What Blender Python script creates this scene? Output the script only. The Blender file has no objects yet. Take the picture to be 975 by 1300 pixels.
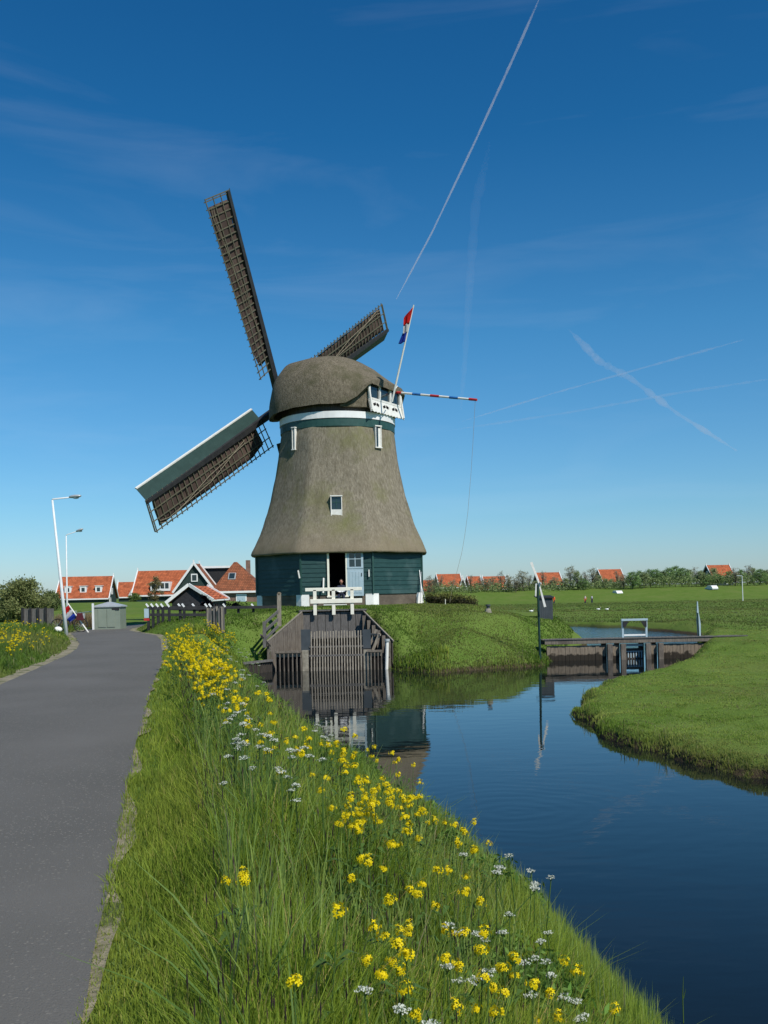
import bpy, bmesh, math, random
import numpy as np
from mathutils import Vector, Matrix
random.seed(7); RNG = np.random.RandomState(11)
F = 1250.0; ROLL = math.radians(1.2); HZ = 752.0; EYE = 3.2
scene = bpy.context.scene
COL = scene.collection
def ray(px, py):
    u = px-487.5; v = HZ-py; c, s = math.cos(ROLL), math.sin(ROLL)
    return ((u*c+v*s)/F, (-u*s+v*c)/F)
def A(px, py, Y):
    a, b = ray(px, py); return Vector((a*Y, Y, EYE+b*Y))
def G(px, py, z):
    a, b = ray(px, py); t = (z-EYE)/b; return Vector((a*t, t, z))
# ---------------------------------------------------------------- mesh helper
def root_loc(p):
    while p is not None and p.parent is not None: p = p.parent
    return Vector(p.location) if p is not None else Vector((0, 0, 0))
class MB:
    def __init__(s): s.v = []; s.f = []
    def add(s, vs, fs):
        n = len(s.v); s.v += [tuple(v) for v in vs]; s.f += [tuple(i+n for i in f) for f in fs]
    def box(s, c, d, rz=0, M=None):
        x, y, z = d[0]/2, d[1]/2, d[2]/2
        vs = [Vector((a*x, b*y, e*z)) for a in (-1, 1) for b in (-1, 1) for e in (-1, 1)]
        R = M if M is not None else Matrix.Rotation(rz, 3, 'Z')
        s.add([R @ v + Vector(c) for v in vs], [(0,1,3,2),(4,6,7,5),(0,4,5,1),(2,3,7,6),(0,2,6,4),(1,5,7,3)])
        return s
    def hexa(s, b4, t4):
        s.add(list(b4)+list(t4), [(3,2,1,0),(4,5,6,7),(0,1,5,4),(1,2,6,5),(2,3,7,6),(3,0,4,7)]); return s
    def bar(s, p, q, w, h, up=(0,0,1), w2=None, h2=None):
        p, q = Vector(p), Vector(q); d = (q-p).normalized(); u = Vector(up)
        sd = d.cross(u)
        if sd.length < 1e-4: sd = d.cross(Vector((0,1,0)))
        sd.normalize(); u = sd.cross(d).normalized()
        w2 = w if w2 is None else w2; h2 = h if h2 is None else h2
        b = [p+sd*(a*w/2)+u*(e*h/2) for a, e in ((-1,-1),(1,-1),(1,1),(-1,1))]
        t = [q+sd*(a*w2/2)+u*(e*h2/2) for a, e in ((-1,-1),(1,-1),(1,1),(-1,1))]
        return s.hexa(b, t)
    def tube(s, p, q, r0, r1=None, n=8):
        return s.pipe([p, q], [r0, r0 if r1 is None else r1], n)
    def pipe(s, pts, rs, n=6):
        pts = [Vector(p) for p in pts]
        if not isinstance(rs, (list, tuple)): rs = [rs]*len(pts)
        vs = []; m = len(pts)
        for i, p in enumerate(pts):
            d = (pts[min(i+1, m-1)]-pts[max(i-1, 0)]).normalized()
            a = Vector((0,0,1)) if abs(d.z) < .9 else Vector((1,0,0))
            x = d.cross(a).normalized(); y = x.cross(d).normalized()
            for k in range(n):
                t = 2*math.pi*k/n; vs.append(p+x*(math.cos(t)*rs[i])+y*(math.sin(t)*rs[i]))
        fs = [tuple(reversed(range(n))), tuple(range((m-1)*n, m*n))]
        for i in range(m-1):
            for k in range(n):
                fs.append((i*n+k, i*n+(k+1)%n, (i+1)*n+(k+1)%n, (i+1)*n+k))
        s.add(vs, fs); return s
    def prism(s, pts, t):
        t = Vector(t); n = len(pts); pts = [Vector(p) for p in pts]
        s.add(pts+[p+t for p in pts], [tuple(reversed(range(n))), tuple(range(n, 2*n))]+[(i, (i+1)%n, n+(i+1)%n, n+i) for i in range(n)])
        return s
    def loft(s, rings, closed=True, caps=False):
        n = len(rings[0]); vs = [p for r in rings for p in r]; fs = []
        for i in range(len(rings)-1):
            for k in range(n if closed else n-1):
                fs.append((i*n+k, i*n+(k+1)%n, (i+1)*n+(k+1)%n, (i+1)*n+k))
        if caps: fs += [tuple(reversed(range(n))), tuple(range((len(rings)-1)*n, len(rings)*n))]
        s.add(vs, fs); return s
    def sphere(s, c, r, n=10, m=7, sc=(1,1,1)):
        c = Vector(c); rings = []
        for i in range(m+1):
            t = math.pi*(i/m)*.998+.003
            rings.append([c+Vector((math.sin(t)*math.cos(2*math.pi*k/n)*r*sc[0], math.sin(t)*math.sin(2*math.pi*k/n)*r*sc[1], -math.cos(t)*r*sc[2])) for k in range(n)])
        return s.loft(rings, True, True)
    def build(s, name, mat, parent=None, smooth=False, bevel=0, fix=True):
        me = bpy.data.meshes.new(name)
        off = root_loc(parent)
        me.from_pydata([(v[0]-off.x, v[1]-off.y, v[2]-off.z) for v in s.v], [], s.f)
        if fix:
            bm = bmesh.new(); bm.from_mesh(me); bmesh.ops.recalc_face_normals(bm, faces=bm.faces); bm.to_mesh(me); bm.free()
        me.update(); me.materials.append(mat)
        if smooth:
            me.polygons.foreach_set('use_smooth', [True]*len(me.polygons))
        o = bpy.data.objects.new(name, me); COL.objects.link(o)
        if parent is not None: o.parent = parent
        if bevel:
            b = o.modifiers.new('b', 'BEVEL'); b.width = bevel; b.segments = 2; b.limit_method = 'ANGLE'
        return o
def tag(o, label=None, cat=None, group=None, kind=None):
    if label: o['label'] = label
    if cat: o['category'] = cat
    if group: o['group'] = group
    if kind: o['kind'] = kind
    return o
def thing(name, label, cat, loc=(0,0,0), group=None, rz=0):
    o = bpy.data.objects.new(name, None); COL.objects.link(o); o.location = loc; o.rotation_euler = (0,0,rz)
    o.empty_display_size = .3
    return tag(o, label, cat, group)
def children(o, _c={}):
    return [c for c in COL.objects if c.parent == o]
def copy_tree(o, kids=None, parent=None):
    c = o.copy(); COL.objects.link(c)
    if parent is not None: c.parent = parent
    for ch in (kids if kids is not None else children(o)):
        d = ch.copy(); COL.objects.link(d); d.parent = c
        for g in children(ch) if kids is None else []:
            e = g.copy(); COL.objects.link(e); e.parent = d
    return c
# ---------------------------------------------------------------- materials
def mat(name, c1, c2=None, scale=4, rough=.8, bump=0, bscale=None, stretch=(1,1,1), spec=.3, metal=0, lo=.35, hi=.65, detail=6, c3=None, s3=.6, extra=None, lo3=.5, hi3=.62):
    m = bpy.data.materials.new(name); m.use_nodes = True; nt = m.node_tree; N = nt.nodes; L = nt.links
    b = N['Principled BSDF']; b.inputs['Roughness'].default_value = rough; b.inputs['Metallic'].default_value = metal
    b.inputs['Specular IOR Level'].default_value = spec
    tc = N.new('ShaderNodeTexCoord'); mp = N.new('ShaderNodeMapping'); mp.inputs['Scale'].default_value = stretch
    L.new(tc.outputs['Object'], mp.inputs['Vector'])
    def noise(sc, det=detail):
        n = N.new('ShaderNodeTexNoise'); n.inputs['Scale'].default_value = sc; n.inputs['Detail'].default_value = det; n.inputs['Roughness'].default_value = .6
        L.new(mp.outputs[0], n.inputs['Vector']); return n
    def ramp(src, a, z):
        r = N.new('ShaderNodeMapRange'); r.inputs['From Min'].default_value = a; r.inputs['From Max'].default_value = z
        L.new(src, r.inputs['Value']); return r.outputs[0]
    def mix(f, a, z):
        x = N.new('ShaderNodeMix'); x.data_type = 'RGBA'; L.new(f, x.inputs['Factor'])
        for k, q in ((6, a), (7, z)):
            if isinstance(q, tuple): x.inputs[k].default_value = (*q, 1)
            else: L.new(q, x.inputs[k])
        return x.outputs[2]
    if c2 is None: c2 = tuple(x*.8 for x in c1)
    col = mix(ramp(noise(scale).outputs['Fac'], lo, hi), c1, c2)
    if c3:
        n3 = N.new('ShaderNodeTexNoise'); n3.inputs['Scale'].default_value = s3; n3.inputs['Detail'].default_value = 4
        L.new(tc.outputs['Object'], n3.inputs['Vector']); col = mix(ramp(n3.outputs['Fac'], lo3, hi3), col, c3)
    if extra: col = extra(nt, tc, col, mix, ramp)
    L.new(col, b.inputs['Base Color'])
    if bump:
        bp = N.new('ShaderNodeBump'); bp.inputs['Strength'].default_value = 1; bp.inputs['Distance'].default_value = bump
        L.new(noise(bscale or scale*3).outputs['Fac'], bp.inputs['Height']); L.new(bp.outputs[0], b.inputs['Normal'])
    return m
def leafmat(name, tint=(1,1,1), rough=.5, trans=.35, attr=True, col=(.08,.14,.03)):
    m = bpy.data.materials.new(name); m.use_nodes = True; nt = m.node_tree; N = nt.nodes; L = nt.links
    b = N['Principled BSDF']; b.inputs['Roughness'].default_value = rough; b.inputs['Specular IOR Level'].default_value = .12
    out = N['Material Output']; t = N.new('ShaderNodeBsdfTranslucent'); mx = N.new('ShaderNodeMixShader'); mx.inputs[0].default_value = trans
    if attr:
        a = N.new('ShaderNodeAttribute'); a.attribute_name = 'Col'; c = a.outputs['Color']
    else:
        oi = N.new('ShaderNodeTexNoise'); oi.inputs['Scale'].default_value = 3; oi.inputs['Detail'].default_value = 3
        tc = N.new('ShaderNodeTexCoord'); L.new(tc.outputs['Object'], oi.inputs['Vector'])
        x = N.new('ShaderNodeMix'); x.data_type = 'RGBA'; L.new(oi.outputs['Fac'], x.inputs['Factor'])
        x.inputs[6].default_value = (*[q*.6 for q in col], 1); x.inputs[7].default_value = (*[q*1.4 for q in col], 1); c = x.outputs[2]
    L.new(c, b.inputs['Base Color']); L.new(c, t.inputs['Color'])
    L.new(b.outputs[0], mx.inputs[1]); L.new(t.outputs[0], mx.inputs[2]); L.new(mx.outputs[0], out.inputs['Surface'])
    return m
def brickmat(name, c1, c2, mortar, bw=.22, bh=.065, ms=.01, rough=.85, axis='xz', bump=.006):
    m = bpy.data.materials.new(name); m.use_nodes = True; nt = m.node_tree; N = nt.nodes; L = nt.links
    b = N['Principled BSDF']; b.inputs['Roughness'].default_value = rough; b.inputs['Specular IOR Level'].default_value = .2
    tc = N.new('ShaderNodeTexCoord'); sp = N.new('ShaderNodeSeparateXYZ'); cb = N.new('ShaderNodeCombineXYZ')
    L.new(tc.outputs['Object'], sp.inputs[0])
    ad = N.new('ShaderNodeMath'); ad.operation = 'ADD'; L.new(sp.outputs['X'], ad.inputs[0]); L.new(sp.outputs['Y'], ad.inputs[1])
    L.new(ad.outputs[0] if axis == 'xz' else sp.outputs['X'], cb.inputs['X']); L.new(sp.outputs['Z'], cb.inputs['Y'])
    br = N.new('ShaderNodeTexBrick'); br.inputs['Scale'].default_value = 1; br.inputs['Brick Width'].default_value = bw; br.inputs['Row Height'].default_value = bh
    br.inputs['Mortar Size'].default_value = ms; br.inputs['Color1'].default_value = (*c1,1); br.inputs['Color2'].default_value = (*c2,1); br.inputs['Mortar'].default_value = (*mortar,1)
    L.new(cb.outputs[0], br.inputs['Vector'])
    n = N.new('ShaderNodeTexNoise'); n.inputs['Scale'].default_value = 1.3; n.inputs['Detail'].default_value = 5; L.new(tc.outputs['Object'], n.inputs['Vector'])
    mr = N.new('ShaderNodeMapRange'); mr.inputs['From Min'].default_value = .3; mr.inputs['From Max'].default_value = .7; mr.inputs['To Min'].default_value = .65; mr.inputs['To Max'].default_value = 1.15
    L.new(n.outputs['Fac'], mr.inputs['Value'])
    x = N.new('ShaderNodeVectorMath'); x.operation = 'SCALE'; L.new(br.outputs['Color'], x.inputs[0]); L.new(mr.outputs[0], x.inputs['Scale'])
    L.new(x.outputs[0], b.inputs['Base Color'])
    bp = N.new('ShaderNodeBump'); bp.inputs['Distance'].default_value = bump; bp.invert = True; L.new(br.outputs['Fac'], bp.inputs['Height']); L.new(bp.outputs[0], b.inputs['Normal'])
    return m
def simple(name, c, rough=.5, spec=.5, metal=0):
    return mat(name, c, tuple(x*.85 for x in c), scale=6, rough=rough, spec=spec, metal=metal)
M = {}
M['white'] = mat('white_paint', (.78,.77,.71), (.68,.66,.6), 5, .45, c3=(.5,.47,.4), s3=2.5, lo3=.62, hi3=.8)
M['cream'] = mat('cream_paint', (.86,.83,.7), (.78,.75,.62), 6, .5, c3=(.5,.47,.37), s3=3, lo3=.66, hi3=.85)
M['trim'] = mat('white_trim', (.8,.8,.78), (.72,.72,.7), 2, .5)
M['green'] = mat('green_boards', (.014,.048,.045), (.022,.062,.057), 3, .5, bump=.004, bscale=30, c3=(.045,.088,.083), s3=.8, spec=.35, stretch=(1,1,4))
M['green2'] = mat('green_paint', (.018,.06,.05), (.03,.08,.068), 4, .45, spec=.4)
M['teal'] = mat('teal_paint', (.011,.036,.031), (.017,.047,.041), 3, .6, spec=.2)
M['bluegrey'] = mat('blue_grey_paint', (.34,.45,.5), (.4,.5,.55), 4, .5)
M['black'] = mat('black_tar', (.016,.016,.018), (.03,.03,.032), 5, .7, bump=.003)
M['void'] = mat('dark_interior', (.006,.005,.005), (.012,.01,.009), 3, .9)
M['glass'] = mat('window_glass', (.015,.03,.035), (.02,.035,.04), 3, .06, spec=.7)
M['wood'] = mat('weathered_timber', (.215,.185,.15), (.11,.092,.073), 9, .85, bump=.01, bscale=20, stretch=(3,3,.35), c3=(.075,.06,.05), s3=1.5, lo3=.52, hi3=.75)
M['wood2'] = mat('pale_weathered_timber', (.32,.285,.225), (.17,.145,.115), 9, .85, bump=.008, bscale=20, stretch=(3,3,.35))
M['woodgrey'] = mat('grey_timber', (.16,.15,.14), (.085,.08,.075), 9, .85, bump=.008, bscale=20, stretch=(3,3,.35))
M['darkwood'] = mat('dark_timber', (.07,.058,.047), (.035,.029,.024), 6, .6, bump=.008, stretch=(3,3,.35))
M['spar'] = mat('dark_spar', (.022,.022,.024), (.035,.035,.035), 4, .6)
M['lath'] = mat('lath_wood', (.15,.13,.085), (.075,.08,.055), 6, .7, stretch=(2,2,2))
M['canvas'] = mat('brown_canvas', (.085,.056,.043), (.055,.036,.03), 1.5, .9, bump=.02, bscale=4)
M['rope'] = mat('rope', (.3,.26,.18), (.2,.17,.12), 20, .9)
M['red'] = mat('red_paint', (.5,.03,.03), (.4,.03,.03), 4, .5)
M['blue'] = mat('blue_paint', (.03,.16,.42), (.03,.13,.36), 4, .5)
M['flagr'] = leafmat('flag_red_cloth', attr=False, col=(.55,.02,.02), trans=.3)
M['flagw'] = leafmat('flag_white_cloth', attr=False, col=(.6,.6,.62), trans=.3)
M['flagb'] = leafmat('flag_blue_cloth', attr=False, col=(.02,.05,.35), trans=.3)
M['galv'] = mat('galvanised_steel', (.5,.52,.52), (.42,.44,.44), 8, .4, metal=.3)
M['lampw'] = mat('pale_lamp_post', (.72,.74,.74), (.62,.64,.64), 3, .4)
M['plinth'] = brickmat('plinth_brick', (.2,.15,.11), (.15,.11,.08), (.13,.12,.1), .2, .05)
M['whitewash'] = mat('whitewashed_block', (.85,.84,.8), (.75,.74,.7), 3, .7, c3=(.5,.48,.4), s3=2, lo3=.6, hi3=.8)
M['concrete'] = mat('aged_concrete', (.32,.29,.23), (.2,.18,.14), 5, .9, bump=.008)
M['slab'] = mat('grey_panel', (.045,.055,.062), (.06,.07,.078), 3, .6)
def thatch_extra(nt, tc, col, mix, ramp):
    N = nt.nodes; L = nt.links
    n = N.new('ShaderNodeTexNoise'); n.inputs['Scale'].default_value = .42; n.inputs['Detail'].default_value = 6; n.inputs['Roughness'].default_value = .65
    L.new(tc.outputs['Object'], n.inputs['Vector'])
    c = mix(ramp(n.outputs['Fac'], .5, .72), col, (.16,.16,.065))
    s = N.new('ShaderNodeSeparateXYZ'); L.new(tc.outputs['Object'], s.inputs[0])
    n2 = N.new('ShaderNodeTexNoise'); n2.inputs['Scale'].default_value = 1.2; n2.inputs['Detail'].default_value = 5; L.new(tc.outputs['Object'], n2.inputs['Vector'])
    # brownish fresh thatch at the skirt
    a = N.new('ShaderNodeMath'); a.operation = 'MULTIPLY_ADD'; a.inputs[1].default_value = 1.6; L.new(n2.outputs['Fac'], a.inputs[0]); L.new(s.outputs['Z'], a.inputs[2])
    c = mix(ramp(a.outputs[0], 4.6, 3.0), c, (.22,.18,.12))
    mp = N.new('ShaderNodeMapping'); mp.inputs['Scale'].default_value = (1.5,1.5,.2); L.new(tc.outputs['Object'], mp.inputs[0])
    n3 = N.new('ShaderNodeTexNoise'); n3.inputs['Scale'].default_value = 1.6; n3.inputs['Detail'].default_value = 7; n3.inputs['Roughness'].default_value = .65; L.new(mp.outputs[0], n3.inputs['Vector'])
    k = N.new('ShaderNodeMath'); k.operation = 'MULTIPLY'; k.inputs[1].default_value = .42; L.new(ramp(n3.outputs['Fac'], .48, .7), k.inputs[0])
    return mix(k.outputs[0], c, (.1,.085,.055))
M['thatch'] = mat('thatch', (.29,.255,.19), (.145,.125,.09), 14, .95, bump=.035, bscale=42, stretch=(1,1,.28), spec=.1, lo=.32, hi=.68, detail=10, extra=thatch_extra)
M['thatchcap'] = mat('cap_thatch', (.21,.18,.13), (.095,.08,.055), 14, .95, bump=.04, bscale=34, stretch=(1,1,.4), spec=.1, lo=.32, hi=.68, detail=10, c3=(.085,.08,.045), s3=1.1, lo3=.48, hi3=.7)
def tilemat(name, c1, c2):
    return brickmat(name, c1, c2, tuple(x*.35 for x in c1), .25, .24, .025, .8, 'x', .03)
M['tile'] = tilemat('orange_tiles', (.56,.155,.062), (.45,.12,.05))
M['tile2'] = tilemat('brown_tiles', (.36,.12,.055), (.24,.09,.045))
M['brick'] = brickmat('house_brick', (.28,.15,.1), (.2,.11,.08), (.25,.22,.19))
M['darkgreenwall'] = mat('dark_green_boarding', (.02,.04,.035), (.03,.05,.045), 2, .7)
M['asphalt'] = None
M['skin'] = mat('skin', (.42,.2,.14), (.36,.17,.12), 6, .5)
M['navy'] = mat('navy_cloth', (.02,.025,.05), (.03,.035,.06), 6, .9)
M['pagewhite'] = simple('paper', (.8,.8,.78), .8)
M['hair'] = simple('hair', (.05,.035,.02), .8)
M['stem'] = leafmat('stem_green', attr=False, col=(.085,.15,.035), trans=.2)
M['petal'] = leafmat('yellow_petals', attr=False, col=(.78,.62,.01), trans=.3)
M['umbel'] = leafmat('white_umbels', attr=False, col=(.6,.62,.52), trans=.3)
M['grass'] = leafmat('grass_blades', trans=.5, rough=.45)
M['tealshade'] = mat('shaded_teal_board', (.022,.04,.04), (.032,.05,.05), 3, .5)  # teal of the leading boards with shade put into the colour
M['leaf'] = leafmat('tree_leaves', trans=.3, rough=.6)
M['bark'] = mat('bark', (.09,.07,.05), (.05,.04,.03), 6, .9, bump=.02, stretch=(1,1,.3))
# ---------------------------------------------------------------- noise and plan outlines
_NT = {}
def vnoise(x, y, s, seed=0):
    if seed not in _NT: _NT[seed] = np.random.RandomState(100+seed).rand(257, 257)
    T = _NT[seed]; x = np.asarray(x)/s+500.3; y = np.asarray(y)/s+700.7
    i = np.floor(x).astype(int); j = np.floor(y).astype(int); u = x-i; v = y-j; u = u*u*(3-2*u); v = v*v*(3-2*v)
    i %= 256; j %= 256
    return (T[i, j]*(1-u)+T[i+1, j]*u)*(1-v)+(T[i, j+1]*(1-u)+T[i+1, j+1]*u)*v
def sstep(a, b, x):
    t = np.clip((x-a)/(b-a), 0, 1); return t*t*(3-2*t)
def poly_dist(P, x, y):
    d = np.full(x.shape, 1e9); ins = np.zeros(x.shape, bool); n = len(P)
    for k in range(n):
        ax, ay = P[k]; bx, by = P[(k+1) % n]; ex, ey = bx-ax, by-ay; l2 = ex*ex+ey*ey+1e-12
        t = np.clip(((x-ax)*ex+(y-ay)*ey)/l2, 0, 1)
        d = np.minimum(d, (x-ax-t*ex)**2+(y-ay-t*ey)**2)
        c = ((ay > y) != (by > y)) & (x < (bx-ax)*(y-ay)/((by-ay) if by != ay else 1e-9)+ax); ins ^= c
    d = np.sqrt(d); return np.where(ins, -d, d)      # negative inside
def xy(v): return (v.x, v.y)
RZ = 1.6
SL_F, SL_B = 41.0, 44.4        # sluice mouth and back wall
near = [xy(G(px+(14 if py > 1060 else 0), py, .45)) for px, py in ((318,852),(345,877),(361,892),(394,922),(430,950),(480,985),(546,1034),(587,1070),(649,1120),(700,1158),(760,1218),(830,1295))]
pen = [xy(G(px, py, 0)) for px, py in ((975,993),(930,985),(900,972),(850,960),(800,949),(760,931),(737,910),(736,893),(762,877),(800,868),(850,857),(875,848),(884,838))]
WATER = near+[(1.78,4.6),(1.9,2),(2.1,-6),(30,-8),(19,4),(11,11.5)]+pen+[(14.4,46)]+[xy(G(px, py, 0)) for px, py in ((892,808),(850,803),(800,798),(750,795.5),(702,794))]+[(6,92),(-30,96),(-30,88),(2,84)]
WATER += [(9.5,76),xy(G(702,798,0)),xy(G(716,806,0)),xy(G(722,812,0)),(11,54),(8.8,47.5),xy(G(700,838,0)),xy(G(690,845.5,0)),xy(G(650,848,0)),xy(G(600,851,0)),xy(G(550,855,0)),(A(503,850,40.6).x,40.4)]
XL, XR = A(340,850,SL_F).x, A(497,850,SL_F).x
XBL, XBR = A(384,777,SL_B).x, A(461,777,SL_B).x
WATER += [(XR+.05,SL_F+.1),(XBR,SL_B-.1),(XBL,SL_B-.1),(XL,SL_F+.05),(XL-.45,SL_F-.3),(A(312,850,40).x,40.2)]
redge = [(206,826),(205,845),(198,858),(190,880),(182,915),(172,950),(162,1000),(152,1050),(140,1110),(128,1170),(115,1240),(101,1300)]
ledge = [(0,870),(30,856),(60,843),(85,832),(97,824),(101,817),(96,810),(90,804.5),(104,801),(118,798.7),(152,795.2),(184,792)]
ROAD = [xy(G(*p, RZ)) for p in redge]+[(-.95,1.5),(-.9,-8),(-3.7,-8),(-3.9,2),(-4.7,7),(-6.2,13)]+[xy(G(*p, RZ)) for p in ledge]
e = Vector(ROAD[-1]); ROAD += [(e.x+14, e.y+9), (e.x+14, e.y+6.5)]
ROAD += [xy(G(*p, RZ)) for p in ((184,794.6),(168,797.5),(164,800),(172,802.5),(198,806.5),(205,813))]
def densify(P, step):
    out = []
    for k in range(len(P)):
        a = Vector(P[k]); b = Vector(P[(k+1) % len(P)]); n = max(1, int((b-a).length/step))
        out += [tuple(a.lerp(b, i/n)) for i in range(n)]
    return out
# land heights at known places, blended between
MX, MY = A(430, 753, 48).x, 48.0
MK = 56/48.; GX, GY = MX*MK, 56.0      # the mill stands at GX, GY; its plan below is drawn at 48 m and enlarged to its true size
def az(px, py, Y): v = A(px, py, Y); return (v.x, v.y, v.z)
CP = [(-2,3,1.6),(-3,12,1.6),(-5,22,1.6),(-8,32,1.6),(-11,42,1.6),(-15,50,1.6),(0,8,1.55),(-12,10,1.5),(-20,25,1.45),(-30,40,1.4),(-40,60,1.35),(-15,20,1.5),(-2.5,22,1.5),(-4.6,33,1.55),
 (-22,48,1.5),(-18,56,1.55),(-8,38.5,1.75),(-6.8,41,1.95),(-10.5,44,1.98),(-12.5,48,1.8),(-8,46,2.2),(GX,GY,2.52),(GX-5,GY,2.52),(GX+5,GY,2.52),(GX,GY-5,2.52),(GX,GY+5,2.5),(GX-4,GY-4,2.52),(GX+4,GY-4,2.52),(-3.7,45,2.42),(-2.2,45,2.42),(-.8,45,2.4),(-2.2,48,2.5),(-6.5,45,2.3),(-5,48,2.45),(-7.5,50,2.4),(-11,54,2.1),
 (.8,45.5,2.3),(1.2,43,1.45),(3.4,45,1.75),(3.6,48.5,2.3),(5.0,47.8,2.22),(5.0,47.2,2.12),(3.5,51.5,2.48),(5.5,49,2.05),(6.0,45.5,1.3),(7.2,43.5,.95),(7.6,48,1.45),(8.2,53,1.5),(9.5,60,1.2),(1,64,2.0),(-12,64,1.6),(0,74,1.2),(-20,78,1.5),
 (6.5,22,.3),(9,18,.3),(8,28,.34),(10,32,.38),(12,37,.6),(14.5,42,.85),(16,45,.9),(14,24,.5),(20,22,.55),(20,35,.7),(24,44,.7),(22,55,.4),(30,62,.35),(40,40,.5),(26,80,.3),(15,90,.3),(60,90,.3),(100,60,.4),
 (0,110,.4),(40,130,.3),(90,150,.2),(0,180,0),(60,230,-.3),(120,230,-.3),(20,230,-.3),(-30,90,1.5),(-60,90,1.5),(-80,60,1.4),(-40,120,1.6),(-90,150,1.6),(200,200,0),(200,80,.3)]
CPA = np.array(CP)
def ground(x, y):
    x = np.atleast_1d(np.asarray(x, float)); y = np.atleast_1d(np.asarray(y, float))
    num = np.zeros_like(x); den = np.zeros_like(x)
    for cx, cy, cz in CPA:
        w = 1/(((x-cx)**2+(y-cy)**2)/(1+.02*y.clip(0)**1.1)+.5)**2.2; num += w*cz; den += w
    z = num/den
    far = sstep(0, 1, (y-(242-4*sstep(40,90,x)))/36)*3.3
    left = sstep(0, 1, (y-88)/52)*1.05*(1-sstep(-14, 6, x))
    z = z+far*sstep(-14, 14, x)+left
    z = z+(vnoise(x,y,2.3,1)-.5)*.07+(vnoise(x,y,.6,2)-.5)*(.035+.06*sstep(4,6,x))+(vnoise(x,y,.27,4)-.5)*.03+(vnoise(x,y,9,3)-.5)*.12*sstep(10,40,y)
    dm = np.hypot(x-GX, y-GY); z = np.where(dm < 7, z*sstep(5,7,dm)+2.52*(1-sstep(5,7,dm)), z)
    dr = poly_dist(ROAD, x, y); k = sstep(.15, 1.1, dr)
    z = (RZ-.03)*(1-k)+z*k
    jit = (vnoise(x,y,.8,5)-.5)*.25+(vnoise(x,y,.3,6)-.5)*.12
    dw0 = poly_dist(WATER, x, y); jit = jit*np.where((x > 4.5) & (y < 36), 1.9, 1)*np.where((x < XR+.3) & (x > XL-.3) & (y > 40), 0, 1)*np.clip(y/12,.4,1); dw = dw0+jit
    def seg(ax_, ay_, bx_, by_):
        ex, ey = bx_-ax_, by_-ay_; t = np.clip(((x-ax_)*ex+(y-ay_)*ey)/(ex*ex+ey*ey),0,1); return np.hypot(x-ax_-t*ex, y-ay_-t*ey)
    dwall = np.minimum(np.minimum(seg(XR+.1,SL_F+.15,XBR,SL_B), seg(XL,SL_F,XBL,SL_B)), seg(XBL,SL_B,XBR,SL_B))
    slope = .95-.4*(y < 38)-.05*sstep(4.5,5.5,x)*(y < 38)-.6*sstep(49.5,44,y)*sstep(36,39,y)*sstep(0,1.5,x)*sstep(9,7,x)+4*np.exp(-(dwall/.8)**2)*sstep(41.2,43.2,y)
    bank = np.where(dw > 0, .09*sstep(0,.1,dw)+.12*sstep(0,.5,dw)+slope*dw, np.maximum(dw*.9, -1.3)-.04)
    # soft minimum so the crest rounds off
    kk = .12; h = np.clip(.5+.5*(bank-z)/kk, 0, 1)
    zz = bank*(1-h)+z*h-kk*h*(1-h)
    return np.where(dw < 0, np.minimum(bank, z), zz), dr, dw
def gz(x, y): return float(ground([x],[y])[0][0])
def axis(dense0, dense1, st, mid0, mid1, st2, far0, far1):
    a = list(np.arange(dense0, dense1, st)); b = list(np.arange(dense1, mid1, st2)); c = list(np.arange(mid0, dense0, st2))
    r = list(np.geomspace(mid1, far1, 16)); l = [-q for q in np.geomspace(-mid0, -far0, 16)][::-1] if far0 < mid0 else []
    return np.array(sorted(set(np.round(l+c+a+b+r, 4))))
gx = axis(-16, 18, .2, -90, 150, 1.6, -3500, 3500)
gy = np.array(sorted(set(np.round(list(np.geomspace(10,400,8)*-1)+list(np.arange(-9,2,.5))+list(np.arange(2,60,.2))+list(np.arange(60,110,.7))+list(np.arange(110,330,2.5))+list(np.geomspace(332,4000,14)),4))))
XX, YY = np.meshgrid(gx, gy)
ZZ = ground(XX.ravel(), YY.ravel())[0]
me = bpy.data.meshes.new('ground')
nx, ny = len(gx), len(gy)
V = np.stack([XX.ravel(), YY.ravel(), ZZ], 1)
I = (np.arange(ny-1)[:,None]*nx+np.arange(nx-1)[None,:]).ravel()
Fq = np.stack([I, I+1, I+nx+1, I+nx], 1)
def np_mesh(me, V, Fc, col=None):
    n = Fc.shape[1]
    me.vertices.add(len(V)); me.vertices.foreach_set('co', V.astype(np.float32).ravel())
    me.loops.add(Fc.size); me.loops.foreach_set('vertex_index', Fc.astype(np.int32).ravel())
    me.polygons.add(len(Fc)); me.polygons.foreach_set('loop_start', (np.arange(len(Fc))*n).astype(np.int32))
    me.polygons.foreach_set('loop_total', np.full(len(Fc), n, np.int32))
    me.update(calc_edges=True)
    if col is not None:
        a = me.color_attributes.new('Col', 'FLOAT_COLOR', 'POINT')
        a.data.foreach_set('color', np.concatenate([col, np.ones((len(V),1))], 1).astype(np.float32).ravel())
np_mesh(me, V, Fq)
me.polygons.foreach_set('use_smooth', [True]*len(me.polygons))
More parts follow.
